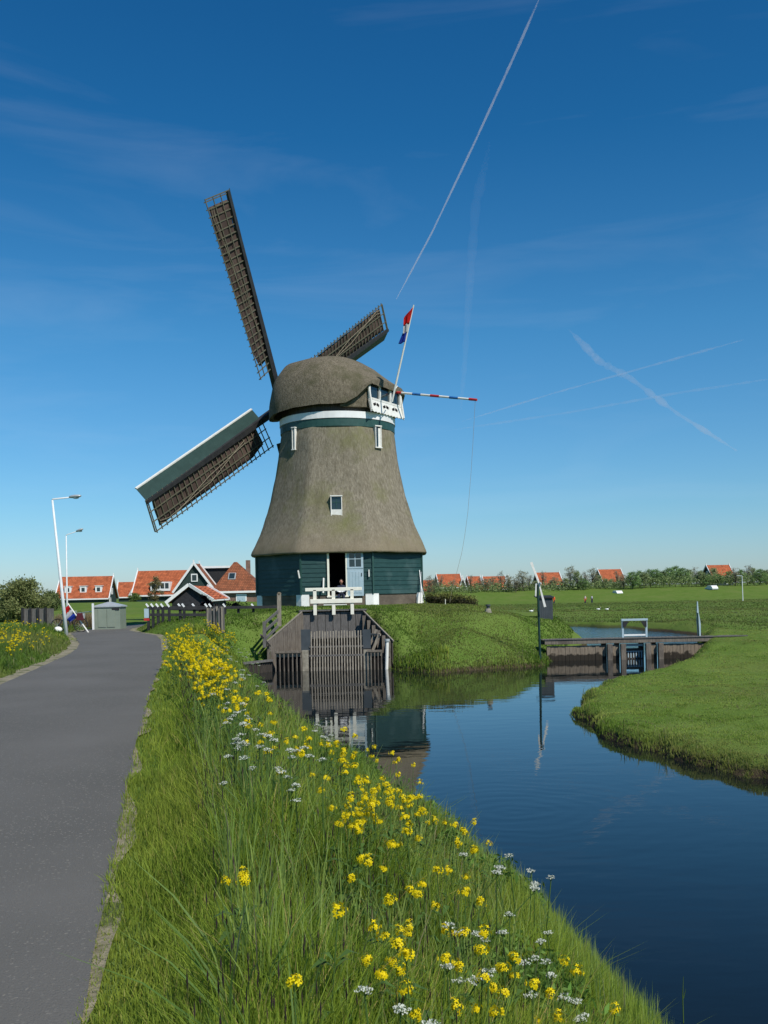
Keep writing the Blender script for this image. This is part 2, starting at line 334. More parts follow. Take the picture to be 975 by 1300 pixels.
def ground_extra(nt, tc, col, mix, ramp):
    N = nt.nodes; L = nt.links
    s = N.new('ShaderNodeSeparateXYZ'); L.new(tc.outputs['Object'], s.inputs[0])
    n = N.new('ShaderNodeTexNoise'); n.inputs['Scale'].default_value = 5; n.inputs['Detail'].default_value = 3; L.new(tc.outputs['Object'], n.inputs['Vector'])
    a = N.new('ShaderNodeMath'); a.operation = 'MULTIPLY_ADD'; a.inputs[1].default_value = -.12; L.new(n.outputs['Fac'], a.inputs[0]); L.new(s.outputs['Z'], a.inputs[2])
    mud = ramp(a.outputs[0], .15, .05)
    # only near water level of the channel, not in the far low polder
    y = ramp(s.outputs['Y'], 95, 70); mm = N.new('ShaderNodeMath'); mm.operation = 'MULTIPLY'; L.new(mud, mm.inputs[0]); L.new(y, mm.inputs[1])
    return mix(mm.outputs[0], col, (.06,.046,.028))
M['ground'] = mat('grassland', (.082,.14,.022), (.12,.18,.036), .9, .95, bump=.05, bscale=9, spec=.05, lo=.3, hi=.7, detail=8, c3=(.125,.17,.04), s3=.22, lo3=.45, hi3=.7, extra=ground_extra)
me.materials.append(M['ground']); o = bpy.data.objects.new('ground', me); COL.objects.link(o); o['kind'] = 'structure'
# ---------------------------------------------------------------- water, road, verge strip
def sheet(name, P, z, m):
    import bmesh
    bm = bmesh.new(); vs = [bm.verts.new((p[0], p[1], z)) for p in P]; f = bm.faces.new(vs)
    bmesh.ops.triangulate(bm, faces=[f]); bm.normal_update()
    if sum(q.normal.z for q in bm.faces) < 0: bmesh.ops.reverse_faces(bm, faces=bm.faces)
    me = bpy.data.meshes.new(name); bm.to_mesh(me); bm.free(); me.materials.append(m)
    o = bpy.data.objects.new(name, me); COL.objects.link(o); o['kind'] = 'structure'; return o
def grow(P, d0, wob=0, seed=0, fn=None):
    n = len(P); out = []
    ar = sum(P[i][0]*P[(i+1)%n][1]-P[(i+1)%n][0]*P[i][1] for i in range(n)); sg = 1 if ar > 0 else -1
    for i in range(n):
        a = Vector(P[i-1]); b = Vector(P[(i+1)%n]); t = (b-a).normalized(); nn = Vector((t.y, -t.x))*sg
        w = (float(vnoise(P[i][0], P[i][1], .9, seed))-.5)*wob+(float(vnoise(P[i][0], P[i][1], .45, seed+1))-.5)*wob*.5
        d = d0 if fn is None else fn(P[i][0], P[i][1])
        out.append((P[i][0]+nn.x*(d+w), P[i][1]+nn.y*(d+w)))
    return out
RD = densify(ROAD, .2)
def asphalt_extra(nt, tc, col, mix, ramp):
    N = nt.nodes; L = nt.links
    v = N.new('ShaderNodeTexVoronoi'); v.inputs['Scale'].default_value = 95; L.new(tc.outputs['Object'], v.inputs['Vector'])
    sp = mix(ramp(v.outputs['Color'], .84, .9), col, (.26,.24,.2))
    n = N.new('ShaderNodeTexNoise'); n.inputs['Scale'].default_value = .5; n.inputs['Detail'].default_value = 7; L.new(tc.outputs['Object'], n.inputs['Vector'])
    return mix(ramp(n.outputs['Fac'], .4, .75), sp, (.138,.13,.116))
M['asphalt'] = mat('asphalt', (.094,.089,.078), (.122,.116,.102), 140, .8, bump=.008, bscale=110, spec=.25, detail=3, extra=asphalt_extra)
M['sand'] = mat('sandy_edge', (.33,.285,.2), (.16,.145,.08), 7, .95, bump=.02, bscale=40, c3=(.08,.10,.03), s3=2.2, lo3=.55, hi3=.62)
sheet('road', grow(RD, 0, .05, 20), RZ+.006, M['asphalt'])
RE = [xy(G(*p, RZ)) for p in redge]+[(-.95,1.5)]
def sandw(x, y):
    d = min((x-RE[i][0]*(1-t)-RE[i+1][0]*t)**2+(y-RE[i][1]*(1-t)-RE[i+1][1]*t)**2 for i in range(len(RE)-1) for t in (0,.25,.5,.75,1))
    if y > 43: return .45
    return .01 if d < .8 else .33
sheet('sand_verge', grow(RD, .16, .24, 30, sandw), RZ-.004, M['sand'])
wm = bpy.data.materials.new('water'); wm.use_nodes = True; nt = wm.node_tree; N = nt.nodes; L = nt.links
b = N['Principled BSDF']; b.inputs['Base Color'].default_value = (.006,.0085,.009,1); b.inputs['Roughness'].default_value = .015; b.inputs['IOR'].default_value = 1.333
tc = N.new('ShaderNodeTexCoord')
def wnoise(sc, st, det=3):
    mp = N.new('ShaderNodeMapping'); mp.inputs['Scale'].default_value = st; L.new(tc.outputs['Object'], mp.inputs[0])
    n = N.new('ShaderNodeTexNoise'); n.inputs['Scale'].default_value = sc; n.inputs['Detail'].default_value = det; L.new(mp.outputs[0], n.inputs['Vector']); return n.outputs['Fac']
def mth(op, a, b_=None, c_=None):
    n = N.new('ShaderNodeMath'); n.operation = op
    for i, q in enumerate((a, b_, c_)):
        if q is None: continue
        if isinstance(q, (int, float)): n.inputs[i].default_value = q
        else: L.new(q, n.inputs[i])
    return n.outputs[0]
sep = N.new('ShaderNodeSeparateXYZ'); L.new(tc.outputs['Object'], sep.inputs[0])
rc = G(655, 1030, 0)
dx = mth('SUBTRACT', sep.outputs[0], rc.x); dy = mth('SUBTRACT', sep.outputs[1], rc.y)
rr = mth('ADD', mth('SQRT', mth('ADD', mth('MULTIPLY', dx, dx), mth('MULTIPLY', dy, dy))), mth('MULTIPLY', wnoise(.9, (1,1,1), 2), .5))
ring = mth('MULTIPLY', mth('SINE', mth('MULTIPLY', rr, 19.0)), mth('MAXIMUM', mth('SUBTRACT', 1.0, mth('DIVIDE', rr, 4.2)), 0.0))
mrw = N.new('ShaderNodeMapRange'); mrw.inputs['From Min'].default_value = 44; mrw.inputs['From Max'].default_value = 50; mrw.inputs['To Min'].default_value = .0; mrw.inputs['To Max'].default_value = .035
L.new(sep.outputs[1], mrw.inputs[0])
patch = N.new('ShaderNodeMapRange'); patch.inputs['From Min'].default_value = .45; patch.inputs['From Max'].default_value = .7; L.new(wnoise(.16, (1,1,1), 2), patch.inputs[0])
hh = mth('ADD', mth('MULTIPLY', wnoise(1.3, (.7,1.4,1), 2), .0032), mth('MULTIPLY', mth('MULTIPLY', wnoise(6, (.6,1.5,1), 2), .001), mth('ADD', patch.outputs[0], .25)))
hh = mth('ADD', hh, mth('MULTIPLY', ring, .0004)); hh = mth('ADD', hh, mth('MULTIPLY', wnoise(4.5, (.8,1.3,1), 4), mrw.outputs[0]))
bp = N.new('ShaderNodeBump'); bp.inputs['Strength'].default_value = 1; bp.inputs['Distance'].default_value = 1.0; L.new(hh, bp.inputs['Height']); L.new(bp.outputs[0], b.inputs['Normal'])
WG = grow(densify(WATER, 1.0), .5)
sheet('water', [(-34,-10),(34,-10),(34,60),(45,99),(-34,99)], 0, wm)
# ---------------------------------------------------------------- windmill
Z0 = 2.62
mill = thing('windmill', 'large thatched polder windmill with green weatherboard base and latticed sails beside the water', 'windmill', (MX, MY, Z0))
BX, BY = MX+.12, MY-.14
def octpt(a, ang, blend=0, flat=math.pi/8):
    # distance to a regular octagon (flat side facing the camera) blended with a circle
    t = (ang+math.pi/8) % (math.pi/4)-math.pi/8
    r = a/math.cos(t); return r*(1-blend)+a*1.035*blend
def oct_ring(a, z, blend, n=96, wob=0, seed=40):
    out = []; a *= .957
    for k in range(n):
        t = 2*math.pi*k/n; r = octpt(a, t, blend)
        if wob: r += (float(vnoise(math.cos(t)*4+10, math.sin(t)*4+z*1.5, .6, seed))-.5)*wob
        out.append(Vector((BX+r*math.cos(t), BY+r*math.sin(t), z)))
    return out
corner = lambda a, k: Vector((BX+.965*a/math.cos(math.pi/8)*math.cos(math.pi/8+k*math.pi/4), BY+.965*a/math.cos(math.pi/8)*math.sin(math.pi/8+k*math.pi/4), 0))
# brick plinth and white corner blocks
def octprism(name, a0, a1, z0, z1, m, parent):
    mb = MB(); r = []
    for a, z in ((a0, z0), (a0, z1), (a1, z1), (a1, z0)):
        r.append([corner(a, k)+Vector((0,0,z)) for k in range(8)])
    mb.loft(r+[r[0]]); return mb.build(name, m, parent)
plinth = octprism('plinth', 3.98, 3.6, Z0-.3, 3.14, M['plinth'], mill)
for k in range(8):
    c = corner(4.03, k); p = c.lerp(corner(4.03, k-1), .36/3.34); q = c.lerp(corner(4.03, k+1), .36/3.34)
    ci = corner(3.7, k); pi_ = ci.lerp(corner(3.7, k-1), .3/3.1); qi = ci.lerp(corner(3.7, k+1), .3/3.1)
    mb = MB(); ring = [p, c, q, qi, ci, pi_]
    mb.loft([[v+Vector((0,0,Z0-.25)) for v in ring], [v+Vector((0,0,3.165)) for v in ring]], True, True)
    mb.build('plinth_block', M['whitewash'], mill)
# weatherboarded walls, each board lapped over the one below; front face has the doorway
ox0, ox1 = A(417.5,720,44).x, A(439.2,720,44).x   # doorway
nb = 11; zb0, zb1 = 3.14, 5.34; bh = (zb1-zb0)/nb
def wallpiece(mb, a, b):
    # a, b outer bottom corners (Vectors z=0), boards stacked between
    n = Vector(((b-a).y, -(b-a).x, 0)).normalized()
    if n.dot((a+b)/2-Vector((BX, BY, 0))) < 0: n = -n
    for i in range(nb):
        z = zb0+i*bh; j = random.uniform(-.004, .004)
        prof = [(.0-.0+.028+j, z), (.006+j, z+bh), (-.03, z+bh), (-.03, z)]
        mb.add([a+n*d+Vector((0,0,q)) for d, q in prof]+[b+n*d+Vector((0,0,q)) for d, q in prof],
               [(0,1,2,3),(7,6,5,4),(0,4,5,1),(1,5,6,2),(2,6,7,3),(3,7,4,0)])
for k in range(8):
    a, b = corner(4.0, k), corner(4.0, k+1); mb = MB()
    mid = (a+b)/2
    if mid.y < BY-3.7:
        if a.x > b.x: a, b = b, a
        wallpiece(mb, a, Vector((ox0-.07, a.y, 0))); mb.build('weatherboard_wall', M['green'], mill); mb = MB(); wallpiece(mb, Vector((ox1+.07, a.y, 0)), b)
    else: wallpiece(mb, a, b)
    mb.build('weatherboard_wall', M['green'], mill)
mb = MB()
for k in range(8):
    c = corner(4.035, k); mb.bar(c+Vector((0,0,3.16)), c+Vector((0,0,5.3)), .07, .07, up=Vector((c.x-BX, c.y-BY, 0))); mb.build('corner_board', M['green2'], mill); mb = MB()
# doorway: dark room behind, frame, open leaf folded back on the wall
yf = MY-4.0
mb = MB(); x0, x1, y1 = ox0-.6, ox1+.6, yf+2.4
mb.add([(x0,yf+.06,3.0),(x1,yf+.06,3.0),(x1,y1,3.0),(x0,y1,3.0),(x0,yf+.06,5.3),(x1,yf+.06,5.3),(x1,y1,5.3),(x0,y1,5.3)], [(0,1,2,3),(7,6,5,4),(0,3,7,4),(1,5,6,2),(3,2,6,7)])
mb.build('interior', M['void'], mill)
mb = MB(); mb.box(((ox0-.03), yf-.03, 4.15), (.09, .16, 2.12)); mb.box(((ox1+.03), yf-.03, 4.15), (.09, .16, 2.12)); mb.box(((ox0+ox1)/2, yf-.03, 5.25), (ox1-ox0+.15, .158, .09))
mb.box(((ox0+ox1)/2, yf-.05, 3.06), (ox1-ox0+.2, .3, .07))
mb.build('door_frame', M['cream'], mill, bevel=.008)
dxx0, dxx1 = A(440.6,720,43.9).x, A(461.3,720,43.9).x; dw_ = dxx1-dxx0; dc = (dxx0+dxx1)/2
door = MB()
yd = yf-.09
door.box((dc, yd, 3.72), (dw_, .05, 1.3))
for i in range(4): door.box((dxx0+dw_*(.2+.2*i), yd-.032, 3.68), (dw_*.17, .014, .95))
door.box((dc, yd, 5.2), (dw_, .05, .12)); door.box((dxx0+.05, yd, 4.76), (.1, .05, .78)); door.box((dxx1-.05, yd, 4.76), (.1, .05, .78)); door.box((dc, yd-.034, 4.33), (dw_-.01, .02, .07))
dleaf = door.build('door', M['bluegrey'], mill)
mb = MB(); mb.box((dc, yd+.005, 4.76), (dw_-.2, .012, .76)); mb.build('pane', M['glass'], dleaf)
mb = MB(); mb.box((dc, yd-.012, 4.76), (.035, .03, .76)); mb.box((dc, yd-.012, 4.72), (dw_-.2, .028, .03)); mb.build('glazing_bar', M['bluegrey'], dleaf)
mb = MB(); mb.bar((dxx1-.08, yd-.06, 3.95), (dxx1-.08, yd-.06, 4.1), .02, .03); mb.build('handle', M['black'], dleaf)
# thatched body
prof = [(5.02,4.22,.25),(5.0,4.3,.25),(5.06,4.34,.28),(5.2,4.3,.3),(5.6,4.13,.35),(6.0,3.94,.4),(6.39,3.78,.36),(7.0,3.57,.36),(7.65,3.37,.36),(8.3,3.22,.38),(8.92,3.09,.4),(9.6,2.97,.42),(10.3,2.87,.55),(10.95,2.76,.85)]
rings = [oct_ring(3.7, 5.28, .2)]+[]
fine = []
for i in range(2, len(prof)-1):
    for q in range(3):
        t = q/3; fine.append(tuple(prof[i][j]*(1-t)+prof[i+1][j]*t for j in range(3)))
fine.append(prof[-1])
rings = [oct_ring(3.6, 5.2, .2), oct_ring(3.95, 5.06, .22, wob=.02)]+[oct_ring(a, z, bl, wob=.05) for z, a, bl in prof[:2]]+[oct_ring(a, z, bl, wob=.045) for z, a, bl in fine]+[oct_ring(2.3, 11.42, .65)]
# ragged drip edge
for i in (1,2,3):
    for p in rings[i]: p.z += (float(vnoise(p.x*3, p.y*3, .35, 44))-.5)*.05
body = MB().loft(rings).build('thatched_body', M['thatch'], mill, smooth=True)
def hatch(px0, px1, py0, py1, dark=None, leaf=None, recess=.0):
    # a window standing on the sloping thatch; found on the front of the body at that height
    zc = EYE+(753-(py0+py1)/2)/F*45; xc = (px0+px1)/2
    Y = MY-3.0
    for _ in range(12):
        p = A(xc, (py0+py1)/2, Y); a = float(np.interp(p.z, [q[0] for q in prof], [q[1] for q in prof])); bl = .5; a *= .957
        best = BY-math.sqrt(max(.1, (a*1.02)**2-(p.x-BX)**2)) if abs(p.x-BX) > 1.0 else BY-a*1.0
        Y = best
    return Y
def slit(px0, px1, py0, py1, name):
    Y = hatch(px0, px1, py0, py1)-.05
    p = A(px0, py1, Y); q = A(px1, py0, Y); w = q.x-p.x; h = q.z-p.z; cx = (p.x+q.x)/2; cz = (p.z+q.z)/2
    rz = math.atan2(cx-MX, MY-Y)*.8
    R = Matrix.Rotation(rz, 3, 'Z')
    def T(mb, c, d): mb.box(Vector((cx, Y+.0, cz))+R @ Vector(c), d, M=R)
    f = MB(); T(f, (-w/2-.01, .1, 0), (.035, .42, h)); T(f, (w/2+.01, .1, 0), (.035, .42, h)); T(f, (0, .1, h/2), (w+.1, .46, .05)); T(f, (0, .1, -h/2), (w+.1, .46, .05))
    fr = f.build('window', M['white'], mill)
    return fr, (cx, Y, cz, w, h, R)
for (a, b_, c, d, dk) in ((372.8,375.4,543,571,0),(475.5,482.5,541,568.5,1)):
    fr, (cx, Y, cz, w, h, R) = slit(a, b_, c, d, 's')
    g = MB(); g.box(Vector((cx,Y,cz))+R @ Vector((-w*.24, -.04, 0)), (w*.5, .03, h-.04), M=R); g.build('pane', M['glass'], fr)
    g = MB(); g.box(Vector((cx,Y,cz))+R @ Vector((w*.25, -.07, -.05)), (w*.52, .03, h*.9), M=R); g.build('shutter', M['white'], fr)
fr, (cx, Y, cz, w, h, R) = slit(421, 433.3, 629.5, 658.5, 'w')
g = MB(); g.box((cx, Y-.02, cz+h*.2), (w-.02, .03, h*.6)); g.build('pane', M['glass'], fr)
g = MB(); g.box((cx, Y-.06, cz-h*.3), (w-.02, .08, h*.4)); g.build('shutter', M['white'], fr)
g = MB(); g.box((cx, Y-.04, cz+h*.2), (.03, .03, h*.6)); g.box((cx, Y-.04, cz+h*.22), (w, .028, .03)); g.build('glazing_bar', M['green2'], fr)
# collar below the cap
mb = MB(); mb.loft([oct_ring(2.6, 10.88, 1, 64), oct_ring(2.8, 10.88, 1, 64), oct_ring(2.8, 11.24, 1, 64), oct_ring(2.6, 11.24, 1, 64)]); mb.build('collar', M['green2'], mill, smooth=False)
mb = MB(); mb.loft([oct_ring(2.6, 11.25, 1, 64), oct_ring(2.83, 11.25, 1, 64), oct_ring(2.83, 11.56, 1, 64), oct_ring(2.6, 11.57, 1, 64)]); mb.build('curb_ring', M['trim'], mill); mb = MB(); mb.loft([oct_ring(2.5, 11.58, 1, 64), oct_ring(2.68, 11.58, 1, 64), oct_ring(2.68, 12.2, 1, 64), oct_ring(2.5, 12.2, 1, 64)]); mb.build('turning_gear', M['darkwood'], mill)
# cap, lofted along its axis from tail (-) to breast (+)
TH, TAU = .553, .12
fx = Vector((-math.cos(TH), math.sin(TH), 0)); hx = Vector((math.sin(TH), math.cos(TH), 0)); up = Vector((0,0,1))
def CPt(u, w, z): return Vector((MX, MY, 0))+fx*u+hx*w+up*z
UW = [(-3.02,1.62,13.12,12.72),(-2.6,1.98,13.42,12.2),(-2.2,2.34,13.72,11.9),(-1.7,2.66,14.08,11.86),(-1.1,2.93,14.44,11.86),(-.5,3.05,14.56,11.84),(.2,3.1,14.57,11.8),(.9,3.08,14.55,11.74),(1.5,2.9,14.52,11.68),(2.0,2.52,14.28,11.62),(2.45,2.06,13.72,11.6),(2.75,1.62,13.18,11.64),(2.93,1.15,12.78,11.7),(3.04,.65,12.4,11.8),(3.08,.2,12.1,11.95)]
NS = 40
def caprings(off, lift=0):
    rs = []
    for u, W, R_, B in UW:
        ring = []
        for k in range(NS+1):
            s = math.pi*k/NS; c, sn = math.cos(s), math.sin(s)
            w = (W-off)*math.copysign(abs(c)**.72, c); z = B+lift+(R_-off-B-lift)*(sn**.8)
            nz = (float(vnoise(u*3+20, s*5, .8, 51))-.5)*.06
            ring.append(CPt(u-(off*.6 if u > 2.5 else 0), w*(1+nz*.3), z+nz*.6))
        rs.append(ring)
    return rs
mb = MB(); outer = caprings(0); inner = caprings(.32, .12)
mb.loft(outer, closed=False); mb.loft([list(reversed(r)) for r in inner], closed=False)
n = len(outer)
for k_ in (0, NS):   # under-edge joining skins
    for i in range(n-1):
        q = [outer[i][k_], outer[i+1][k_], inner[i+1][k_], inner[i][k_]]; mb.add(q, [(0,1,2,3)])
mb.loft([outer[-1], inner[-1]], closed=False); mb.loft([outer[0], inner[0]], closed=False)
cap = mb.build('cap', M['thatchcap'], mill, smooth=True)
mb = MB(); mb.box(CPt(0,0,12.15), (4.4, 4.2, .12), M=Matrix((fx, hx, up)).transposed()); mb.build('cap_floor', M['darkwood'], mill)
# tail end of the cap: boarded back, three windows, scalloped white apron
RM = Matrix((hx, -fx, up)).transposed()     # local x = lateral, y = outwards to the tail
def TB(mb, w, o, z, dw, do, dz): mb.box(CPt(-2.85-o, w, z), (dw, do, dz), M=RM); return mb
HW = 1.42
mb = MB(); TB(mb, 0, -.22, 12.5, 2*HW, .12, 1.2); TB(mb, 0, -.6, 12.0, 2*HW-.05, .9, .1); mb.build('tail_wall', M['void'], mill)
win = MB()
for w in (-HW+.05, -HW/3, HW/3, HW-.05): TB(win, w, .02, 12.53, .1, .1, .8)
TB(win, 0, .021, 12.17, 2*HW-.1, .1, .09); TB(win, 0, .018, 12.93, 2*HW-.1, .1, .08)
winf = win.build('window', M['white'], mill)
for i in range(3):
    g = MB(); TB(g, (-2/3+i*2/3)*HW, -.02, 12.53, 2*HW/3-.1, .02, .8); g.build('pane', M['glass'], winf)
ap = MB()
z_t, z_b, o_t, o_b = 12.13, 11.52, .06, .2
pts = []
nsc = 11
for i in range(nsc*4+1):
    w = -HW-.06+(2*HW+.12)*i/(nsc*4); pts.append((w, z_b+.05*abs(math.sin(math.pi*i/4))))
def apt(w, z, o=0): return CPt(-2.85-(o_t+(o_b-o_t)*(z_t-z)/(z_t-z_b))-o, w, z)
bot = [apt(w, z) for w, z in pts]; top = [apt(w, z_t) for w, z in pts]; bb = [apt(w, z, -.05) for w, z in pts]; tb = [apt(w, z_t, -.05) for w, z in pts]
ap.loft([bot, top, tb, bb, bot], closed=False)
apron = ap.build('apron', M['white'], mill)
for w in (-.95, -.1, .72):
    mb = MB()
    for s in (-1, 1): mb.box(apt(w+s*.14, 11.93-.02*s*s, .014), (.2, .02, .12), M=RM @ Matrix.Rotation(.35*s, 3, 'Y'))
    mb.build('carved_opening', M['void'], apron)
mb = MB()
for w in (-HW, HW): 
    mb.bar(apt(w, 11.6, .02), CPt(-2.88, w, 12.72), .09, .06, up=tuple(-fx)); mb.build('corner_post', M['white'], mill); mb = MB()
# thatched side cheeks closing the tail
mb = MB()
for s in (-1, 1):
    a = [CPt(-2.75, s*(HW+.05), 11.75), CPt(-2.75, s*(HW+.05), 12.9), CPt(-1.9, s*2.25, 12.8), CPt(-1.9, s*2.35, 11.75)]
    mb = MB(); mb.prism(a, -hx*s*.3); mb.build('cheek', M['thatchcap'], mill)
# striped tail boom
b0 = CPt(-2.75, .9, 12.82); bE = A(605, 507.5, 45.0); segs = [.0,.1,.3,.42,.56,.7,.84,.86] 
stripes = [('red',0,.11),('white',.11,.29),('blue',.29,.42),('white',.42,.56),('red',.56,.68),('white',.68,.84)]
stripes = [('red',0,.115),('white',.115,.25),('blue',.25,.35),('white',.35,.465),('red',.465,.57),('white',.57,.69),('blue',.69,.79),('white',.79,.915),('red',.915,1)]
boom = MB().tube(b0, bE, .055, .05, 10).build('boom', M['white'], mill)
for nme, s0, s1 in stripes:
    if nme == 'white': continue
    MB().tube(b0.lerp(bE, s0), b0.lerp(bE, s1+(.004 if s1 == 1 else 0)), .062, .057, 10).build('painted_band', M[nme], boom)
# hoisting rope hanging from the boom
rp = [b0.lerp(bE, .985)]
for px, py, Y in ((600.5,560,45),(598,600,45),(594,650,44.9),(590,680,44.9),(586,703,44.8),(579.5,728,44.8),(574,748,44.7),(571,765,44.7)): rp.append(A(px, py, Y))
MB().pipe(rp, .007, 5).build('rope', M['rope'], mill)
# flag on its slanting staff
fb = A(497.5, 510, 45.2); ft = A(525.2, 387, 44.4)
staff = MB().tube(fb, ft, .05, .03, 8).build('flagstaff', M['white'], mill)
MB().tube(A(504.5,490,45.6), fb.lerp(ft,.12), .02, .02, 6).build('staff_stay', M['white'], staff)
def flagpart(py0, py1, wf, m, seed):
    # hanging cloth: rows from py0 to py1, gathered folds
    rows = []; n = 14
    for i in range(9):
        t = i/8; py = py0+(py1-py0)*t; s = (py-387)/(510-387); c = ft.lerp(fb, s)
        wd = wf(t); row = []
        for k in range(n+1):
            q = k/n; w = -wd*q; fold = math.sin(q*9+seed+t*1.5)*.05*(.3+q)
            row.append(c+Vector((w, fold-.04, -.25*q*wd+math.sin(q*5+seed)*.02)))
        rows.append(row)
    mb = MB(); mb.loft(rows, closed=False); o = mb.build('flag', m, staff, smooth=True)
    sm = o.modifiers.new('s', 'SOLIDIFY'); sm.thickness = .006
    return o
flagpart(391, 411, lambda t: .06+.34*min(1,t*2.2)*(1-.35*t), M['flagr'], 0); flagpart(410, 422, lambda t: .27-.06*t, M['flagw'], .6); flagpart(421, 434, lambda t: .22+.1*t, M['flagb'], 1)
# sails
hub = Vector((-5.081, 50.277, EYE+9.729)); TH2, TAU2, PH = .553, .175, -.568
ax = Vector((-math.cos(TH2)*math.cos(TAU2), math.sin(TH2)*math.cos(TAU2), math.sin(TAU2)))
vv = Vector((math.cos(TH2)*math.sin(TAU2), -math.sin(TH2)*math.sin(TAU2), math.cos(TAU2))); h2 = Vector((math.sin(TH2), math.cos(TH2), 0))
dirs = lambda q: vv*math.cos(q)+h2*math.sin(q)
MB().tube(hub-ax*1.6, hub+ax*.35, .26, .24, 12).build('windshaft', M['spar'], mill, smooth=False)
MB().box(hub, (.62,.62,.62), M=Matrix((ax, dirs(PH), dirs(PH+math.pi/2))).transposed()).build('poll_end', M['spar'], mill, bevel=.03)
LS = 10.42
for i in range(4):
    q = PH-i*math.pi/2; d = dirs(q); s = dirs(q-math.pi/2)    # s: lattice side
    off = ax*(.0 if i % 2 == 0 else -.22)
    P = lambda r, w, a=0: hub+off+d*r+s*w+ax*a
    sail = MB().bar(P(.0,0), P(LS,0), .34, .3, up=tuple(ax), w2=.15, h2=.13).build('sail', M['spar'], mill)
    tw = lambda r: -.24+.30*(r-2)/(LS-2)           # weather of the lattice: leeward near the shaft, flat at the tip
    wid = lambda r: 1.36+.16*(r-2)/(LS-2)
    lat = MB(); r = 1.95; nb_ = 0
    while r < LS-.02:
        W = wid(r); lat.bar(P(r,-.12), P(r,W+.1,tw(r)*W), .035, .045, up=tuple(d)); r += .335
    for fr_ in (.34,.67,1.0):
        pr = [P(rr_, wid(rr_)*fr_, tw(rr_)*wid(rr_)*fr_-.02) for rr_ in np.linspace(1.9, LS, 9)]
        for k in range(8): lat.bar(pr[k], pr[k+1], .045, .028, up=tuple(ax))
    lat.bar(P(LS,-.1), P(LS,wid(LS),tw(LS)*wid(LS)), .05, .05, up=tuple(d))
    lat.build('lattice', M['lath'], sail)
    rows = []
    for k in range(25):
        rr_ = 2.45+(LS-.35-2.45)*k/24; W = wid(rr_)*.93*(1 if k > 3 else .82+.06*k); row = []
        for j in range(7):
            w = .12+(W-.12)*j/6; row.append(P(rr_, w, tw(rr_)*w+.05+.02*math.sin(k*1.3+j)+.03*math.sin(j*.5)*math.sin(k*.8)))
        rows.append(row)
    c = MB().loft(rows, closed=False).build('sailcloth', M['canvas'], sail, smooth=True)
    so = c.modifiers.new('s', 'SOLIDIFY'); so.thickness = .012
    # clew lines laid over the back of the lattice
    rpm = MB()
    for e0, e1, e2 in ((.95,.5,.3),(.85,.7,.2)):
        pr = [P(LS-.4, wid(LS)*e0*.9, tw(LS)*wid(LS)*e0-.06), P(LS-.9, wid(9)*e0, tw(9)*e0*1.4-.06), P(6.5, wid(6.5)*e1, tw(6.5)*wid(6.5)*e1-.07), P(3.6, wid(3.6)*e2, tw(3.6)*wid(3.6)*e2-.07)]
        rpm.pipe(pr, .014, 5)
    rpm.build('sail_line', M['rope'], sail)
    # leading boards, the shaded ones darkened by colour, and the white edge
    bw = .53; pa = .72; r0, r1 = 2.0, LS-.02
    def brd(r, f, th): w = -.1-bw*f*(.93+.07*r/LS); return P(r, w, pa*f*bw+th)
    bm_ = MB().hexa([brd(r0,0,0), brd(r0,1,0), brd(r1,1,0), brd(r1,0,0)], [brd(r0,0,.035), brd(r0,1,.035), brd(r1,1,.035), brd(r1,0,.035)])
    board = bm_.build('leading_board', M['teal' if i == 1 else 'tealshade'], sail)
    e0, e1 = brd(r0,1.0,.018), brd(r1,1.0,.018)
    if i == 1: MB().bar(e0, e1, .11, .06, up=tuple(s)).build('white_edge', M['white'], board)
    st = MB()
    for rr_ in np.linspace(2.4, LS-.5, 8): st.bar(P(rr_,-.02,.05), brd(rr_,.8,.05), .04, .03, up=tuple(d))
    st.build('board_stay', M['spar'], sail)
# person reading in the doorway
def person(label, J, E, radii, root, mats, group=None):
    me = bpy.data.meshes.new('person'); me.from_pydata(J, E, []); me.update()
    o = bpy.data.objects.new('person', me); COL.objects.link(o)
    sk = o.modifiers.new('skin', 'SKIN'); sk.use_smooth_shade = True
    for v, r in zip(me.skin_vertices[0].data, radii): v.radius = (r, r)
    me.skin_vertices[0].data[0].use_root = True
    ss = o.modifiers.new('sub', 'SUBSURF'); ss.levels = 1; ss.render_levels = 1
    me.materials.append(mats); tag(o, label, 'person', group); return o
def sk_ensure(me):
    if not me.skin_vertices: me.skin_vertices.new() if hasattr(me.skin_vertices,'new') else None
def make_person(label, base, J, E, R_, m_body, scale=1.0, group=None):
    """body grown as one skin from joints (metres, origin between the feet, -y faces the viewer)"""
    import bmesh
    bm = bmesh.new(); lay = bm.verts.layers.skin.verify(); vs = []
    for (p, r) in zip(J, R_):
        v = bm.verts.new(Vector(p)*scale); v[lay].radius = (r*scale, r*scale); v[lay].use_root = False; vs.append(v)
    vs[0][lay].use_root = True
    for a, b_ in E: bm.edges.new((vs[a], vs[b_]))
    me = bpy.data.meshes.new('person'); bm.to_mesh(me); bm.free(); me.materials.append(m_body)
    o = bpy.data.objects.new('person', me); COL.objects.link(o); o.location = base
    s = o.modifiers.new('skin', 'SKIN'); s.use_smooth_shade = True; q = o.modifiers.new('sub', 'SUBSURF'); q.levels = 2; q.render_levels = 2
    tag(o, label, 'person', group); return o
def part_of(o, mb, name, m, smooth=True):
    # mb given in coordinates local to o's base
    p = mb.build(name, m, None, smooth); p.parent = o; return p
YW = (MY-4.0)*MK       # front wall of the mill
pb = A(433.5, 752, YW)
